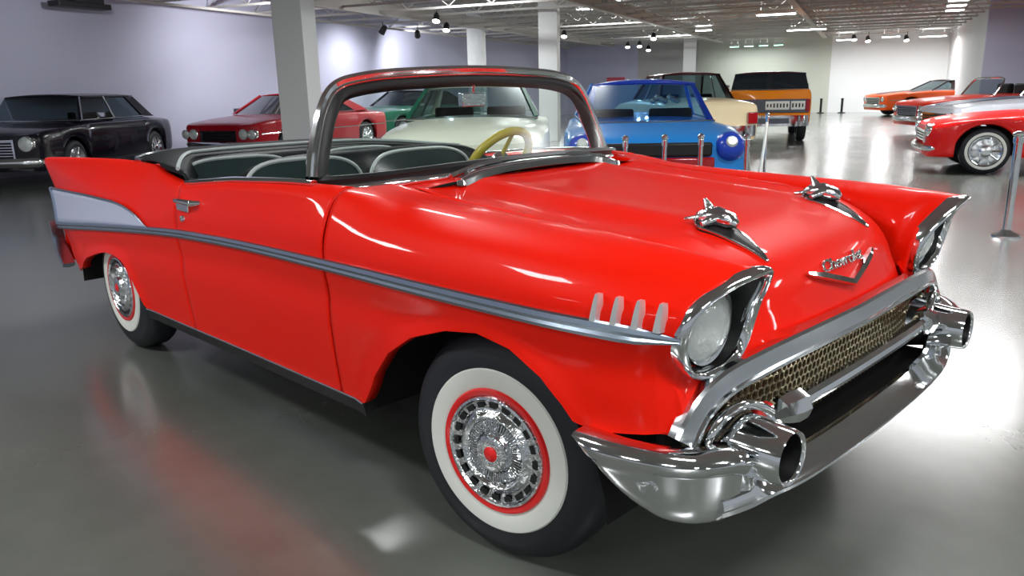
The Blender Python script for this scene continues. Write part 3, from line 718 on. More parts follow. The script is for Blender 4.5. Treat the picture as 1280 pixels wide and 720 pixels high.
# ---- lamps
def ceiling_light(s_, t_, z, lab, power, size=(1.3, .32), e=lamp_e, rot=0, grp=None, light=True):
    p = room(s_, t_, z); r = RZ @ Matrix.Rotation(rot, 3, 'Z')
    t = thing('ceiling_light', lab, 'ceiling light', p, 0, grp)
    w, d = size
    h = MB(); h.box((0, 0, .05), (w+.06, d+.06, .09), r, taper=(.9, .8)); h.build('lamp_housing', lampm, t, smooth=False, bevel=.01)
    MB().box((0, 0, -.008), (w, d, .02), r).build('diffuser', e, t, smooth=False)
    for k in (-1, 1): MB().tube([r @ Vector((k*w*.4, 0, .09)), r @ Vector((k*w*.4, 0, 3.75-z))], .006, 5).build('hanger', steel, t)
    if light:
        l = bpy.data.lights.new('lamp_glow', 'AREA'); l.shape = 'RECTANGLE'; l.size = w; l.size_y = d; l.energy = power; l.color = (.96, .985, 1)
        lo = bpy.data.objects.new('lamp_glow', l); COL.objects.link(lo); lo.location = p+Vector((0, 0, -.03)); lo.rotation_euler = (0, 0, WA-PI/2+rot)
        l2 = bpy.data.lights.new('ceiling_fill', 'AREA'); l2.shape = 'RECTANGLE'; l2.size = w; l2.size_y = d; l2.energy = power*.10; l2.color = (.96, .985, 1)  # upward fill added to brighten the ceiling, not part of the fixture
        l2o = bpy.data.objects.new('ceiling_fill', l2); COL.objects.link(l2o); l2o.location = p+Vector((0, 0, .13)); l2o.rotation_euler = (PI, 0, WA-PI/2+rot)
    return t
def spotlight(s_, t_, z, lab, aim=None, power=0, grp=None, size=.09, blend=.8, ang=70, on=True, yawp=None):
    p = room(s_, t_, z); t = thing('spotlight', lab, 'spotlight', p, 0, grp)
    d = (aim-p).normalized() if aim is not None else Vector((.3, -.4, -.85)).normalized()
    m = MB(); m.lathe([(0, -.17), (.05, -.17), (.075, -.12), (.085, 0), (size, .06), (size, .075)], (0, 0, 0), d, 18); m.build('lamp_head', spot_m, t)
    MB().lathe([(0, .05), (size*.9, .055)], (0, 0, 0), d, 18).build('lamp_face', lamp_e if on else M['chrome'], t, fixn=False)
    MB().tube([(0, 0, 0), (.02, 0, .10), (.02, 0, 3.2-z if z < 3.1 else .2)], .012, 6).build('bracket', spot_m, t)
    if power:
        l = bpy.data.lights.new('spot_glow', 'SPOT'); l.energy = power; l.spot_size = math.radians(ang); l.spot_blend = blend; l.shadow_soft_size = .06; l.color = (.97, .98, 1)
        lo = bpy.data.objects.new('spot_glow', l); COL.objects.link(lo); lo.location = p+d*.12; lo.rotation_euler = d.to_track_quat('-Z', 'Y').to_euler()
    return t
G = 'rows of ceiling lights above the floor'
for s_ in (-6, -1, 4, 9.5):
    for t_ in (4.5, 9.5, 14.5, 19.5, 25):
        if (s_, t_) in ((4, 4.5), (9.5, 4.5), (9.5, 14.5)): continue
        ceiling_light(s_, t_, 3.6, 'long white ceiling light in the rows above the display floor', 62, grp=G)
ceiling_light(12.3, 15.1, 3.55, 'long white ceiling light above the aisle on the right', 190, (2.4, 1.0))
for s_, t_, n in ((15.2, 5.4, 'nearest'), (22.5, 6.2, 'middle'), (30.5, 6.6, 'farthest')): ceiling_light(s_, t_, 3.62, n+' of the added fill lights among the trusses left of the aisle', 120)  # lamps added to lift the dim back left of the hall
ceiling_light(15.5, 20.5, 3.55, 'white ceiling light above the red car on the right', 160)
ceiling_light(22.2, 11.34, 3.15, 'bright white ceiling light above the aisle, nearer of two under the dark roof', 90, (1.0, .22))
ceiling_light(29.7, 11.66, 3.15, 'bright white ceiling light further down the aisle, beyond the nearer one', 90, (1.3, .3))
ceiling_light(26.6, 8.6, 3.1, 'dim small ceiling light left of the aisle above the cream car', 60, (.5, .25))
for k, (s_, t_) in enumerate(((20.9, 15.6), (22.5, 15.7), (24.1, 15.8))):
    ceiling_light(s_, t_, 3.15, ['first and lowest', 'second and middle', 'third and nearest the wall'][k]+' of the three stacked lamps by the right wall', 14, (.42, .3), grp='three lamps by the right wall')
for k in range(4):
    ceiling_light(35.8, 8.3+.62*k, 2.92, ['leftmost', 'second', 'third', 'rightmost'][k]+' of the greenish lamps on the pale green back wall', 12, (.36, .2), lamp_g, grp='greenish lamps at the back')
for k, (s_, t_, w_) in enumerate(((34.2, 12.9, .7), (34.2, 16.0, .9), (33.2, 14.5, .6))):
    ceiling_light(s_, t_, 2.95, ['white lamp at the left top of the white back wall', 'white lamp at the right top of the white back wall', 'white lamp at the middle top of the white back wall'][k], 75, (w_, .3))
WL = lambda s_, z: room(s_, 0, z)
spotlight(12.2, 2.6, 3.0, 'dark track spotlight lighting the bright patch on the left wall', WL(13.6, 1.7), 190, on=False, ang=150, blend=1)
spotlight(18.0, 1.4, 2.95, 'first dark track spotlight right of the big column', WL(18.0, 1.2), 130, on=False, ang=150, blend=1)
spotlight(19.9, 1.4, 2.95, 'second dark track spotlight right of the big column', WL(22.5, 1.2), 200, on=False, ang=150, blend=1)
for k, (s_, t_, z) in enumerate(((17.45, 3.4, 3.12), (19.2, 2.75, 3.02), (24.8, 4.26, 3.05), (32.4, 4.38, 2.98), (31.6, 5.1, 2.95), (26.7, 6.87, 2.95), (34.3, 4.8, 2.9), (33.5, 13.2, 2.95), (34.0, 13.7, 2.9), (34.6, 15.1, 2.9))):
    spotlight(s_, t_, z, ['lit spotlight under the roof left of the windshield top', 'lit spotlight just right of and below its neighbour over the windshield', 'lit spotlight beside the second white column', 'dark headed spotlight above the blue car, leftmost of its cluster', 'dark headed spotlight above the blue car, second of its cluster', 'raised lit spotlight above the blue car', 'low lit spotlight above the blue car roof', 'black spotlight at the left of the white back wall', 'hanging black spotlight before the white back wall', 'black spotlight above the orange coupe'][k], None, (110, 110, 140, 90, 90, 140, 90, 0, 0, 0)[k], size=.11, ang=150, blend=1)
spotlight(8.2, 2.6, 3.1, 'added unseen spotlight above the black sedan, brightening the left wall', WL(8.6, 1.9), 45, on=False, ang=150, blend=1)  # added out of view as a wash for the left wall
ob = MB().box((0, 0, 0), (.3, 1.1, .10), RZ).box((0, .1, .10), (.26, .6, .13), RZ)
o = ob.build('projector', spot_m, smooth=False, bevel=.02); o.location = room(9.4, .42, 2.98); tag(o, 'black projector box hanging high at the top left of the left wall', 'projector')
o = MB().box((0, 0, 0), (.9, .04, .20), RZ).build('wall_sign', sign_m, smooth=False, bevel=.008); o.location = room(36.95, 2.55, 1.66); tag(o, 'small plain red sign on the back wall left of the blue car roof', 'sign')
for k, (u_t, lab) in enumerate(((12.05, 'small black bollard at the far left of the white back wall'), (12.9, 'small black bollard, second from the green wall corner'))):
    p = room(36.2, u_t); o = MB().lathe([(0, .0), (.16, 0), (.16, .03), (.05, .05), (.05, .58), (.07, .62), (0, .64)], (0, 0, 0), (0, 0, 1), 14).build('bollard', M['black']); o.location = p; tag(o, lab, 'bollard')
# ================================================================== OTHER CARS
def arch_z(x, zl, S):
    for xa in (S['xf'], S['xr']):
        ra = S['R']+.065
        if abs(x-xa) < ra: return max(zl, S['R']+math.sqrt(ra*ra-(x-xa)**2)*S.get('ak', .95))
    return zl
def lathe_wheel(parent, x, sg, S):
    R_ = S['R']; A = Vector((0, sg, 0)); O = Vector((x, sg*(S['W']/2-.045), R_)); tw = .2
    ty = MB().lathe([(R_*.55, -.03), (R_*.66, 0), (R_*.85, .002), (R_*.96, -.02), (R_, -.05), (R_, -tw+.04), (R_*.95, -tw), (R_*.6, -tw), (R_*.55, -tw+.05)], O, A, 32).build('wheel', M['rubber'], parent, angle=50)
    hub = MB().lathe([(R_*.66, .0), (R_*.64, .012), (R_*.58, .0), (R_*.5, -.03), (R_*.30, -.02), (R_*.26, .01), (R_*.12, .03), (0, .032)], O, A, 32)
    for k in range(S.get('spokes', 10)):
        a = 2*PI*k/S.get('spokes', 10); d = Vector((math.cos(a), 0, math.sin(a))); hub.tube([O+d*R_*.26+A*.0, O+d*R_*.60+A*.004], .014, 5)
    hub.build('hubcap', M['chrome_orn'], ty, angle=45)
    if S.get('ww'): MB().lathe([(R_*.68, .003), (R_*.71, .006), (R_*.78, .006), (R_*.80, .003)], O, A, 32).build('whitewall', M['white_rubber'], ty)
def bg_car(name, label, cat, loc, yaw, S):
    car = thing(name, label, cat, (loc[0], loc[1], 0), yaw); P = M[S['paint']]; L = S['L']; W = S['W']; zl = S['zl']
    prof = S['prof']; X0, X1 = prof[0][0], prof[-1][0]
    xs = set(); x = X0
    while x < X1: xs.add(round(x, 3)); x += .12
    for xa in (S['xf'], S['xr']):
        ra = S['R']+.065
        for k in range(17): xs.add(round(xa-ra*math.cos(PI*k/16), 3))
        xs.add(round(xa-ra-.002, 3)); xs.add(round(xa+ra+.002, 3))
    for q in (.02, .05, .09): xs.add(round(X0+q, 3)); xs.add(round(X1-q, 3))
    xs.add(X1)
    xs = sorted(v for v in xs if X0 <= v <= X1)
    rows = []
    zc_t = [(p[0], p[1]) for p in prof]; zs_t = [(p[0], p[2]) for p in prof]; hw_t = [(p[0], p[3]*W/2) for p in prof]
    for x in xs:
        e = min(x-X0, X1-x); rd = 1-.10*max(0, 1-e/.12)**2
        zc, zs, hw = pch(zc_t, x)*(1-.04*max(0, 1-e/.10)**2), pch(zs_t, x), pch(hw_t, x)*rd
        z0 = arch_z(x, zl, S); h = zs-z0; ck = S.get('crease', 0)
        up = [(hw-.05, z0), (hw-.015, z0+h*.12), (hw, z0+h*.45), (hw-.004+ck, z0+h*.78), (hw-.025, z0+h*.93), (hw-.075, zs), (hw*.66, zs+(zc-zs)*.72), (hw*.33, zs+(zc-zs)*.95), (0, zc)]
        hp = catmull([Vector((0, a, b_)) for a, b_ in up], 3)
        rows.append([(x, -p.y, p.z) for p in hp]+[(x, p.y, p.z) for p in reversed(hp[:-1])])
    m = MB(); m.grid(rows); n = len(rows[0]); m.f += [list(range(n)), [len(m.v)-n+j for j in range(n)][::-1]]; m.m += [0, 0]
    m.build('body', P, car, angle=45)
    ub = MB(); ub.box((0, 0, (zl+.60)/2+.01), (L*.90, W*.66, .60-zl)); ub.box(((S['xf']+S['xr'])/2, 0, (zl+.50)/2), ((S['xf']-S['xr'])-2*(S['R']+.1), W*.92, .5-zl)); ub.build('underbody', M['dark'], car, smooth=False)
    for x in (S['xf'], S['xr']):
        for sg in (-1, 1): lathe_wheel(car, x, sg, S)
    g = S.get('cab')
    if g:
        xb, xt, rt, rb, zr, yr, zb, zb2, yb = g['xb'], g['xt'], g['rt'], g['rb'], g['zr'], g['yr'], g['zb'], g.get('zb2', g['zb']), g['yb']
        RM = M[S.get('roof', S['paint'])]; GM = M[S.get('glass', 'dglass')]; ze = zr-.055
        F0 = lambda s_: Vector((xb, s_*yb, zb)); F1 = lambda s_: Vector((xt, s_*yr, ze)); R1 = lambda s_: Vector((rt, s_*yr, ze)); R0 = lambda s_: Vector((rb, s_*g.get('yb2', yb), zb2))
        bow = g.get('bow', .10)
        rf = MB(); NX = 12
        def rp(i, j):
            f = -1+2*j/12; u = i/NX; x = xt+(rt-xt)*u; e = 1-(2*u-1)**4
            x += bow*.7*(1-f*f)*(1-u)-bow*.5*(1-f*f)*u
            return (x, f*(yr+.015), ze+.055*(1-abs(f)**2.6)*(.55+.45*e)+.004)
        rf.grid([[rp(i, j) for j in range(13)] for i in range(NX+1)], out=(0, 0, 0)); rf.build('roof', RM, car, solid=.035, fixn=False)
        def pane(nm, a, b_, c, d, bw, mt=GM):
            mm = MB(); mm.grid([[a.lerp(b_, i/8).lerp(d.lerp(c, i/8), j/4)+Vector((bw*(1-(2*i/8-1)**2), 0, 0)) for j in range(5)] for i in range(9)]); return mm.build(nm, mt, car, fixn=False)
        k = .012
        if not g.get('nows'): pane('windshield', F0(1), F0(-1), F1(-1), F1(1), bow)
        if not g.get('norear'): pane('rear_window', R0(1), R0(-1), R1(-1), R1(1), -bow)
        cw = g.get('cw', .15)
        for sg in (-1, 1):
            a, b_, c, d = F0(sg), F1(sg), R1(sg), R0(sg); q1 = c.lerp(b_, cw); q0 = d.lerp(a, g.get('cwb', cw))
            ins = Vector((0, -sg*.012, 0))
            pane('side_window', a+ins, q0+ins, q1+ins, b_+ins, 0)
            MB().sweep([a, b_], [(-.026, -.02), (.026, -.02), (.026, .02), (-.026, .02)], up=(0, 1, 0)).build('pillar', M[S.get('pillar', S.get('roof', S['paint']))], car, smooth=False)
            mm = MB(); ww = Vector((0, -sg*.05, 0)); o4 = [q0, d, c, q1]; mm.add(o4+[v+ww for v in o4], [[0, 1, 2, 3], [4, 5, 6, 7], [0, 1, 5, 4], [1, 2, 6, 5], [2, 3, 7, 6], [3, 0, 4, 7]]); mm.build('pillar', RM, car, smooth=False)
            MB().tube([a, q0], .014, 6).build('window_moulding', M['chrome'], car)
            if g.get('mid') is not None:
                f = g['mid']; MB().tube([a.lerp(q0, f), b_.lerp(q1, f)], .018, 6).build('window_bar', M[g.get('midm', 'chrome')], car)
        pth = [F0(1).lerp(F0(-1), i/8)+Vector((bow*(1-(2*i/8-1)**2)+.01, 0, 0)) for i in range(9)]; MB().tube(pth, .013, 6).build('window_moulding', M['chrome'], car)
        pth = [R0(1).lerp(R0(-1), i/8)+Vector((-bow*(1-(2*i/8-1)**2)-.01, 0, 0)) for i in range(9)]; MB().tube(pth, .014, 6).build('window_moulding', M['chrome'], car)
        if S.get('inside'):
            ib = MB(); [ib.box(((xb+rb)/2-.1, k*W*.19, zb+.0), (.14, W*.28, .22)) for k in (-1, 1)]; ib.box(((xb+rb)/2+.6, 0, zb-.04), (.3, W*.7, .08)); ib.build('seat', M['vinyl'], car, bevel=.03)
    if S.get('open'):
        q = S['open']; yb = W*.40; a = [Vector((q[0]+.04, -yb, q[2])), Vector((q[0]-.22, -yb*.86, q[2]+.38)), Vector((q[0]-.20, 0, q[2]+.41)), Vector((q[0]-.22, yb*.86, q[2]+.38)), Vector((q[0]+.04, yb, q[2]))]
        MB().tube(catmull(a, 4), .022, 8).build('windshield_frame', M['chrome'], car)
        mm = MB(); mm.grid([[a[0].lerp(a[4], i/8), a[1].lerp(a[3], i/8)] for i in range(9)]); mm.build('windshield', M['cglass'], car, fixn=False)
        tb = MB()
        for xx in (q[0]-.85, q[0]-1.6):
            for sg in (-1, 1): tb.box((xx, sg*.38, q[2]+.06), (.16, .55, .42))
        tb.build('seat', M['vinyl'], car, bevel=.05)
        MB().box((q[1]+.15, 0, q[2]+.03), (.5, W*.78, .16)).build('folded_top', M['vinyl'], car, bevel=.06)
    xf, xr = X1, X0; hwf, hwr = prof[-1][3]*W/2*.9, prof[0][3]*W/2*.9
    F = S.get('front', {})
    if F.get('grille'):
        gz0, gz1, gw = F['grille']; MB().box((xf+.004, 0, (gz0+gz1)/2), (.03, 2*gw, gz1-gz0)).build('grille', M['black'], car, bevel=.01)
        gm = MB()
        for k in range(F.get('bars', 4)): gm.box((xf+.02, 0, gz0+(gz1-gz0)*(k+.5)/F.get('bars', 4)), (.02, 2*gw, .012))
        for yy in (-gw, gw): gm.box((xf+.02, yy, (gz0+gz1)/2), (.03, .03, gz1-gz0+.03))
        gm.box((xf+.02, 0, gz1), (.03, 2*gw, .02)); gm.build('grille_bars', M['chrome'], car, smooth=False)
    for (y, z, r) in F.get('lamps', []):
        for sg in (-1, 1):
            h = MB().lathe([(r*.9, -.06), (r*1.22, -.05), (r*1.25, .02), (r*1.1, .045), (r, .02)], (xf-.01, sg*y, z), (1, 0, 0), 20).build('headlight', M['chrome'], car)
            MB().lathe([(0, .04), (r*.5, .035), (r*1.02, .012)], (xf-.01, sg*y, z), (1, 0, 0), 20).build('headlight_lens', M['lens'], h)
    def bumper(x, sx, z, h, hw, mt='chrome'):
        pth = catmull([(x-sx*.32, hw+.045, z), (x-sx*.04, hw+.03, z), (x+sx*.05, hw*.7, z), (x+sx*.09, 0, z), (x+sx*.05, -hw*.7, z), (x-sx*.04, -hw-.03, z), (x-sx*.32, -hw-.045, z)], 5)
        pr = [(-.03, -h/2), (.01, -h/2), (.035, -h*.2), (.04, 0), (.035, h*.25), (.01, h/2), (-.03, h/2)]
        if sx < 0: pr = [(-a, b_) for a, b_ in pr]
        if sx > 0: pth = pth[::-1]; pr = [(a, b_) for a, b_ in pr]
        if sx < 0: pr = [(a, b_) for a, b_ in pr]
        return MB().sweep(pth, pr).build('bumper', M[mt], car, angle=35)
    if F.get('bumper'): bumper(xf, 1, F['bumper'][0], F['bumper'][1], hwf)
    B = S.get('back', {})
    if B.get('bumper'): bumper(xr, -1, B['bumper'][0], B['bumper'][1], hwr)
    for (y, z, w, h) in B.get('tails', []):
        for sg in (-1, 1):
            tl = MB().box((xr-.005, sg*y, z), (.05, w, h)).build('tail_lamp', M['tail'], car, bevel=.015)
            m2 = MB(); m2.tube([(xr-.03, sg*y-w/2, z-h/2), (xr-.03, sg*y+w/2, z-h/2), (xr-.03, sg*y+w/2, z+h/2), (xr-.03, sg*y-w/2, z+h/2)], .008, 5, closed=True, up=(1, 0, 0)); m2.build('lamp_trim', M['chrome'], tl)
    for sg in (-1, 1):
        if S.get('side'):
            z = S['side']; MB().tube([(x, sg*(pch(hw_t, x)-.002), z) for x in [X0+.15+(X1-X0-.3)*i/16 for i in range(17)]], .012, 6).build('side_moulding', M['chrome'], car)
        if S.get('mirror') and g: 
            mo = MB(); mo.box((g['xb']-.35, sg*(W/2+.06), g['zb']+.08), (.06, .14, .08)); mo.tube([(g['xb']-.3, sg*(W/2-.04), g['zb']-.02), (g['xb']-.34, sg*(W/2+.04), g['zb']+.06)], .012, 6); mo.build('side_mirror', M['chrome'], car, bevel=.015)
    return car
def spec(**k): return k
def brg(u):
    px = CD+CR*((u-640)/975.654)+CU*((360-100)/975.654); return math.atan2(px.y, px.x)
RD = math.radians
sedan = lambda **k: spec(**{**dict(L=4.9, W=1.88, R=.335, xf=1.45, xr=-1.45, zl=.24, prof=[(-2.45, .86, .80, .92), (-2.3, .90, .86, .96), (-1.3, .95, .89, 1.0), (.6, .96, .90, 1.0), (1.3, .93, .88, .99), (2.1, .86, .83, .97), (2.45, .80, .78, .93)],
    cab=dict(xb=.75, xt=.15, rt=-1.05, rb=-1.75, zr=1.36, yr=.62, zb=.93, yb=.80, cw=.22, mid=.5),
    front=dict(grille=(.44, .70, .52), lamps=[(.70, .63, .085)], bumper=(.40, .13), bars=6), back=dict(tails=[(.66, .66, .28, .12)], bumper=(.42, .13)), side=.60), **k})
# 1 black sedan
yaw = brg(57)+PI-RD(31); x, y = place(38, 11.9, 2.4, .9, yaw)
bg_car('sedan_car', 'glossy black 1960s hardtop sedan parked at the far left by the lavender wall', 'car', (x, y), yaw, sedan(paint='blackcar', glass='cglass', inside=1, mirror=1, side=None, cab=dict(xb=1.05, xt=.75, rt=-1.15, rb=-1.6, zr=1.42, yr=.66, zb=.97, yb=.82, cw=.16, mid=.5), prof=[(-2.3, .90, .84, .92), (-2.15, .93, .88, .96), (-1.3, .97, .91, 1.0), (.6, .98, .92, 1.0), (1.3, .96, .90, .99), (2.1, .90, .86, .97), (2.45, .82, .80, .93)], front=dict(grille=(.42, .72, .50), lamps=[(.70, .66, .10)], bumper=(.38, .14), bars=7)))
# 2 crimson coupe
yaw = brg(300)+PI-RD(40); x, y = place(316, 14.6, 2.35, .85, yaw)
bg_car('coupe_car', 'dark red coupe with black windows parked behind the big white column', 'car', (x, y), yaw, sedan(paint='crimson', L=4.7, glass='dglass', mirror=1, cab=dict(xb=1.05, xt=.35, rt=-.8, rb=-1.7, zr=1.35, yr=.62, zb=.93, yb=.80, cw=.35, cwb=.2), front=dict(grille=(.46, .66, .42), lamps=[(.60, .60, .09), (.80, .60, .08)], bumper=(.40, .11))))
# 3 white car seen through the windshield
yaw = brg(572)+PI-RD(6); x, y = place(572, 7.9, 2.4, 0, yaw)
bg_car('sedan_car', 'pale cream white car with dark window frames seen through the red car windshield', 'car', (x, y), yaw, sedan(paint='white', glass='cglass', inside=1, pillar='green', roof='white', cab=dict(xb=.95, xt=.35, rt=-.9, rb=-1.6, zr=1.42, yr=.60, zb=1.0, yb=.78, cw=.18, mid=.5, midm='green'), prof=[(-2.45, .86, .80, .92), (-2.3, .90, .86, .96), (-1.3, .98, .92, 1.0), (.9, 1.02, .94, 1.0), (1.4, 1.0, .92, .99), (2.1, .93, .88, .97), (2.45, .82, .80, .93)]))
# 4 green car
yaw = brg(470)+PI-RD(40); x, y = place(510, 22, 0, 0, yaw)
bg_car('coupe_car', 'dark green car behind the white one, seen through the left of the windshield', 'car', (x, y), yaw, sedan(paint='green', roof='blackcar'))
# 5 blue coupe
blue = sedan(paint='blue', W=1.78, L=4.8, glass='bglass', inside=1, R=.34, prof=[(-2.4, .78, .80, .95), (-2.2, .88, .86, .99), (-1.5, .98, .92, 1.0), (.6, 1.0, .93, 1.0), (1.4, .96, .90, .98), (2.4, .85, .80, .92)],
    cab=dict(xb=.7, xt=.0, rt=-.75, rb=-1.55, zr=1.41, yr=.57, zb=.97, yb=.77, yb2=.68, cw=.14, bow=.12), roof='navy', pillar='blue', back=dict(bumper=(.40, .12)), side=None, crease=.0)
yaw = brg(812)+RD(5); x, y = place(822, 7.3, -2.4, 0, yaw)
bc = bg_car('coupe_car', 'bright blue coupe seen from behind with rounded tail pods, just beyond the red bonnet', 'car', (x, y), yaw, blue)
MB().box((-2.42, 0, .745), (.06, 1.05, .13)).build('tail_panel', M['black'], bc, bevel=.02, label='black panel across the tail')
MB().box((-2.43, 0, .62), (.07, 1.10, .10)).build('tail_lamp', M['tail'], bc, bevel=.02, label='full-width red tail lamp band')
for sg in (-1, 1):
    pod = MB().lathe([(0, .06), (.08, .05), (.14, .0), (.17, -.10), (.18, -.30), (.165, -.7), (.10, -1.1), (.0, -1.25)], (-2.36, sg*.70, .72), (-1, 0, 0), 28).build('tail_pod', M['blue'], bc)
    MB().lathe([(0, .085), (.05, .078), (.10, .055), (.135, .015), (.14, -.04)], (-2.39, sg*.70, .775), (-1, 0, .45), 28).build('pod_oval', M['navy'], pod, label='dark blue oval on the tail pod')
    MB().lathe([(0, .03), (.04, .028), (.055, .01), (.055, -.03)], (-2.455, sg*.70, .815), (-1, 0, .45), 18).build('pod_gleam', M['lens'], pod)  # pale disc standing in for the white gleam on the oval
om = MB()
for k in range(7): om.lathe([(0, -.03), (.03, -.015), (.035, .01), (0, .035)], (-1.0+.01*(k % 2), -.36+.045*k, 1.17+.02*(k % 3)), (0, 0, 1), 10)
om.build('dash_ornament', M['gold'], bc)
# 6 cream car with burgundy roof
yaw = brg(905)+RD(20); x, y = place(946, 15.2, -2.45, -.85, yaw)
bg_car('sedan_car', 'cream car with dark burgundy roof, seen from behind right of the blue coupe', 'car', (x, y), yaw, sedan(paint='cream', roof='burgundy', glass='cglass', inside=1, W=1.95, prof=[(-2.5, .98, .88, .93), (-2.3, 1.03, .96, .97), (-1.4, 1.08, .98, 1.0), (.6, 1.06, .97, 1.0), (1.4, 1.0, .94, .99), (2.45, .86, .82, .93)], cab=dict(xb=.7, xt=.1, rt=-1.0, rb=-1.45, zr=1.60, yr=.62, zb=1.03, yb=.80, cw=.15, mid=.55), back=dict(tails=[(.78, .68, .20, .22)], bumper=(.44, .20)), zl=.26, side=None))
# 7 orange truck
ts = spec(L=4.7, W=1.84, R=.36, xf=1.35, xr=-1.4, zl=.38, paint='truckorange', roof='burgundy', glass='dglass', mirror=1,
    prof=[(-2.3, 1.19, 1.17, .97), (-2.2, 1.21, 1.19, .99), (.9, 1.20, 1.17, 1.0), (2.3, 1.10, 1.05, .95)],
    cab=dict(xb=.9, xt=.3, rt=-2.05, rb=-2.22, zr=1.60, yr=.76, zb=1.19, yb=.84, cw=.10, bow=.05), back=dict(bumper=(.50, .24)), front=dict(), spokes=6)
yaw = brg(960)+RD(2); x, y = place(963, 17.6, -2.3, 0, yaw)
tk = bg_car('pickup_truck', 'tall orange and grey truck with black glass standing at the back of the aisle', 'truck', (x, y), yaw, ts)
MB().box((-2.325, 0, .83), (.05, 1.72, .30)).build('tail_panel', M['greypaint'], tk, bevel=.015, label='dark grey panel')
for (yy, w) in ((-.18, .52), (-.62, .30)):
    pl = MB().box((-2.36, yy, .84), (.03, w, .19)).build('white_plate', M['white_rubber'], tk, bevel=.01, label='white panel with illegible dark marks')
    pm = MB(); random.seed(3)
    for k in range(int(w/.07)):
        pm.box((-2.379, yy-w/2+.05+.07*k, .84), (.006, .03, .11*random.uniform(.6, 1)))
    pm.build('plate_marks', M['black'], pl, smooth=False)
for sg in (-1, 1): MB().box((-2.34, sg*.83, .84), (.06, .09, .26)).build('tail_lamp', M['tail'], tk, bevel=.01)
MB().box((-2.42, 0, .50), (.05, .9, .12)).build('bumper_panel', M['greypaint'], tk, bevel=.01)
# 8..11 the row on the right
yaw = brg(1150)+PI-RD(62); x, y = place(1090, 30.5, 2.35, -.5, yaw)
mc = bg_car('muscle_car', 'orange and black coupe farthest away in the row on the right', 'car', (x, y), yaw, sedan(paint='orange', roof='blackcar', glass='cglass', W=1.9, cab=dict(xb=.65, xt=-.05, rt=-1.0, rb=-1.75, zr=1.33, yr=.60, zb=.93, yb=.80, cw=.35, cwb=.2)))
MB().grid([[(x_, .80*d, pch([(.66, .963), (1.3, .93), (2.1, .86), (2.42, .80)], x_)+.008-.035*abs(d)**2) for d in (-1, -.7, -.35, 0, .35, .7, 1)] for x_ in (.7, 1.0, 1.3, 1.6, 1.9, 2.15, 2.38)]).build('bonnet_panel', M['black'], mc, fixn=False, label='black bonnet panel')
yaw = brg(1180)+PI-RD(64); x, y = place(1130, 20.0, 2.4, -.5, yaw)
rc = bg_car('convertible_car', 'orange red open car with dark front wheel arch in the row on the right', 'car', (x, y), yaw, sedan(paint='redorange', cab=None, open=(.75, -1.6, .93)))
yaw = brg(1210)+PI-RD(66); x, y = place(1164, 15.4, 2.4, -.5, yaw)
sv = bg_car('coupe_car', 'silver white car with blue bonnet stripes behind the near red car', 'car', (x, y), yaw, sedan(paint='silvercar', cab=None, open=(.55, -1.6, .96), prof=[(-2.45, .86, .80, .92), (-1.3, .98, .90, 1.0), (.5, 1.0, .92, 1.0), (1.3, .97, .90, .99), (2.1, .90, .86, .97), (2.45, .84, .80, .93)]))
for yy in (-.28, .28):
    MB().grid([[(x_, yy+d, pch([(.6, 1.0), (1.3, .97), (2.1, .90), (2.4, .85)], x_)+.006) for d in (-.14, 0, .14)] for x_ in (.65, 1.0, 1.3, 1.6, 1.9, 2.15, 2.36)]).build('bonnet_stripe', M['bluestripe'], sv, fixn=False)
yaw = brg(1240)+PI-RD(80); x, y = place(1243, 10.9, 1.45, .85, yaw)
bg_car('sports_car', 'bright red car with chrome wheel nearest in the row on the right edge', 'car', (x, y), yaw, sedan(paint='scarlet', ww=1, W=1.8, L=4.6, xf=1.45, glass='cglass', side=None, prof=[(-2.3, .80, .78, .92), (-1.3, .88, .84, 1.0), (.6, .88, .84, 1.0), (1.4, .84, .80, .99), (1.9, .78, .75, .96), (2.18, .70, .68, .90)], R=.33, cab=dict(xb=.45, xt=-.15, rt=-1.0, rb=-1.7, zr=1.20, yr=.58, zb=.86, yb=.78, cw=.3), front=dict(grille=(.44, .60, .5), lamps=[(.66, .62, .08)], bumper=(.36, .08))))

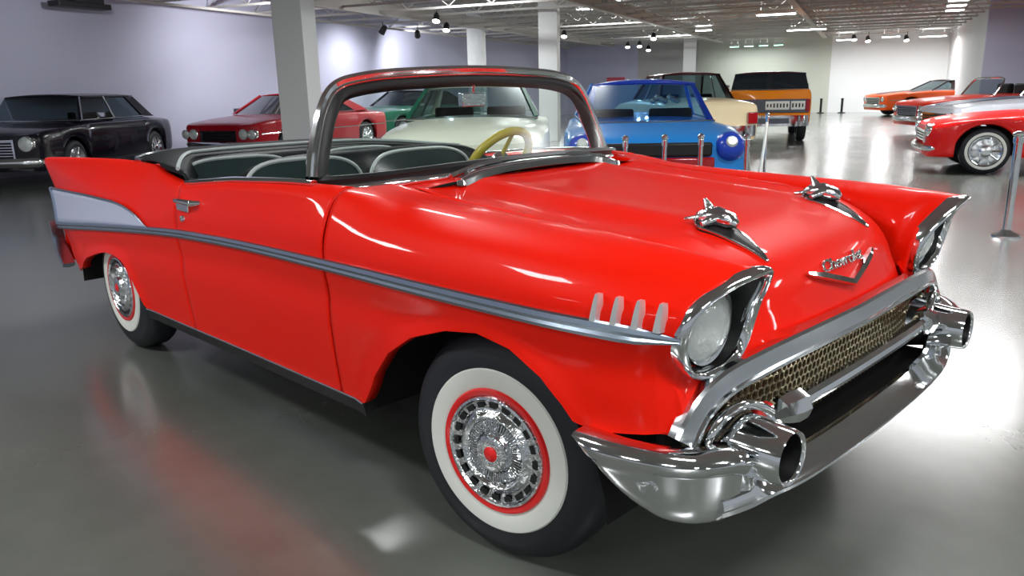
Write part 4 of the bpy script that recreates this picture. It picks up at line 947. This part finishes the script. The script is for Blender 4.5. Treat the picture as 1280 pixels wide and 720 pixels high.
# ---- barrier posts
def stanchion(u, D, lab, h=.95, r=.019, grp=None, br=.12):
    x, y = place(u, D, 0, 0, 0); t = thing('stanchion', lab, 'barrier post', (x, y, 0), 0, grp)
    MB().lathe([(0, .0), (br, 0), (br, .012), (br*.75, .03), (r*1.6, .045), (r, .06)], (0, 0, 0), (0, 0, 1), 28).build('base', M['chrome_soft'], t)
    MB().lathe([(r, .05), (r, h-.10), (r*1.25, h-.095), (r*1.25, h-.05), (r, h-.045)], (0, 0, 0), (0, 0, 1), 16).build('post', M['chrome'], t)
    MB().lathe([(r, h-.05), (r*1.5, h-.03), (r*1.5, h-.015), (r*.7, h), (0, h+.004)], (0, 0, 0), (0, 0, 1), 16).build('post_cap', M['chrome'], t)
    return Vector((x, y, 0))
pp = [stanchion(u, D, l, grp='barrier posts behind the blue coupe') for u, D, l in ((783, 6.25, 'slim chrome barrier post, leftmost of those behind the blue coupe'), (833, 6.3, 'slim chrome barrier post, second of those behind the blue coupe'), (879, 6.3, 'slim chrome barrier post, third of those behind the blue coupe'), (938, 6.2, 'slim chrome barrier post beside the right tail pod of the blue coupe'))]
e1 = stanchion(1284, 6.5, 'thick chrome barrier post at the right edge of the picture', .90, .034)
a = pp[3]+Vector((0, 0, .82)); x, y = place(965, 9.3, 0, 0, 0); bp_ = stanchion(962, 10.5, 'distant chrome barrier post right of the cream car bumper', .95)
b_ = bp_+Vector((0, 0, .82))
rope = [a.lerp(b_, i/16)-Vector((0, 0, .55*(1-(2*i/16-1)**2))) for i in range(17)]
tag(MB().tube(rope, .018, 8).build('barrier_rope', M['white_rubber']), 'pale drooping barrier rope beside the cream car', 'rope')

# ================================================================== WORLD AND OUTPUT
w = bpy.data.worlds.new('world'); SC.world = w; w.use_nodes = True
w.node_tree.nodes['Background'].inputs[0].default_value = (.80, .86, .92, 1); w.node_tree.nodes['Background'].inputs[1].default_value = .34
vs = SC.view_settings; vs.view_transform = 'Standard'; vs.look = 'None'; vs.gamma = 1; vs.exposure = 0.32; vs.use_curve_mapping = False
SC.cycles.max_bounces = 8
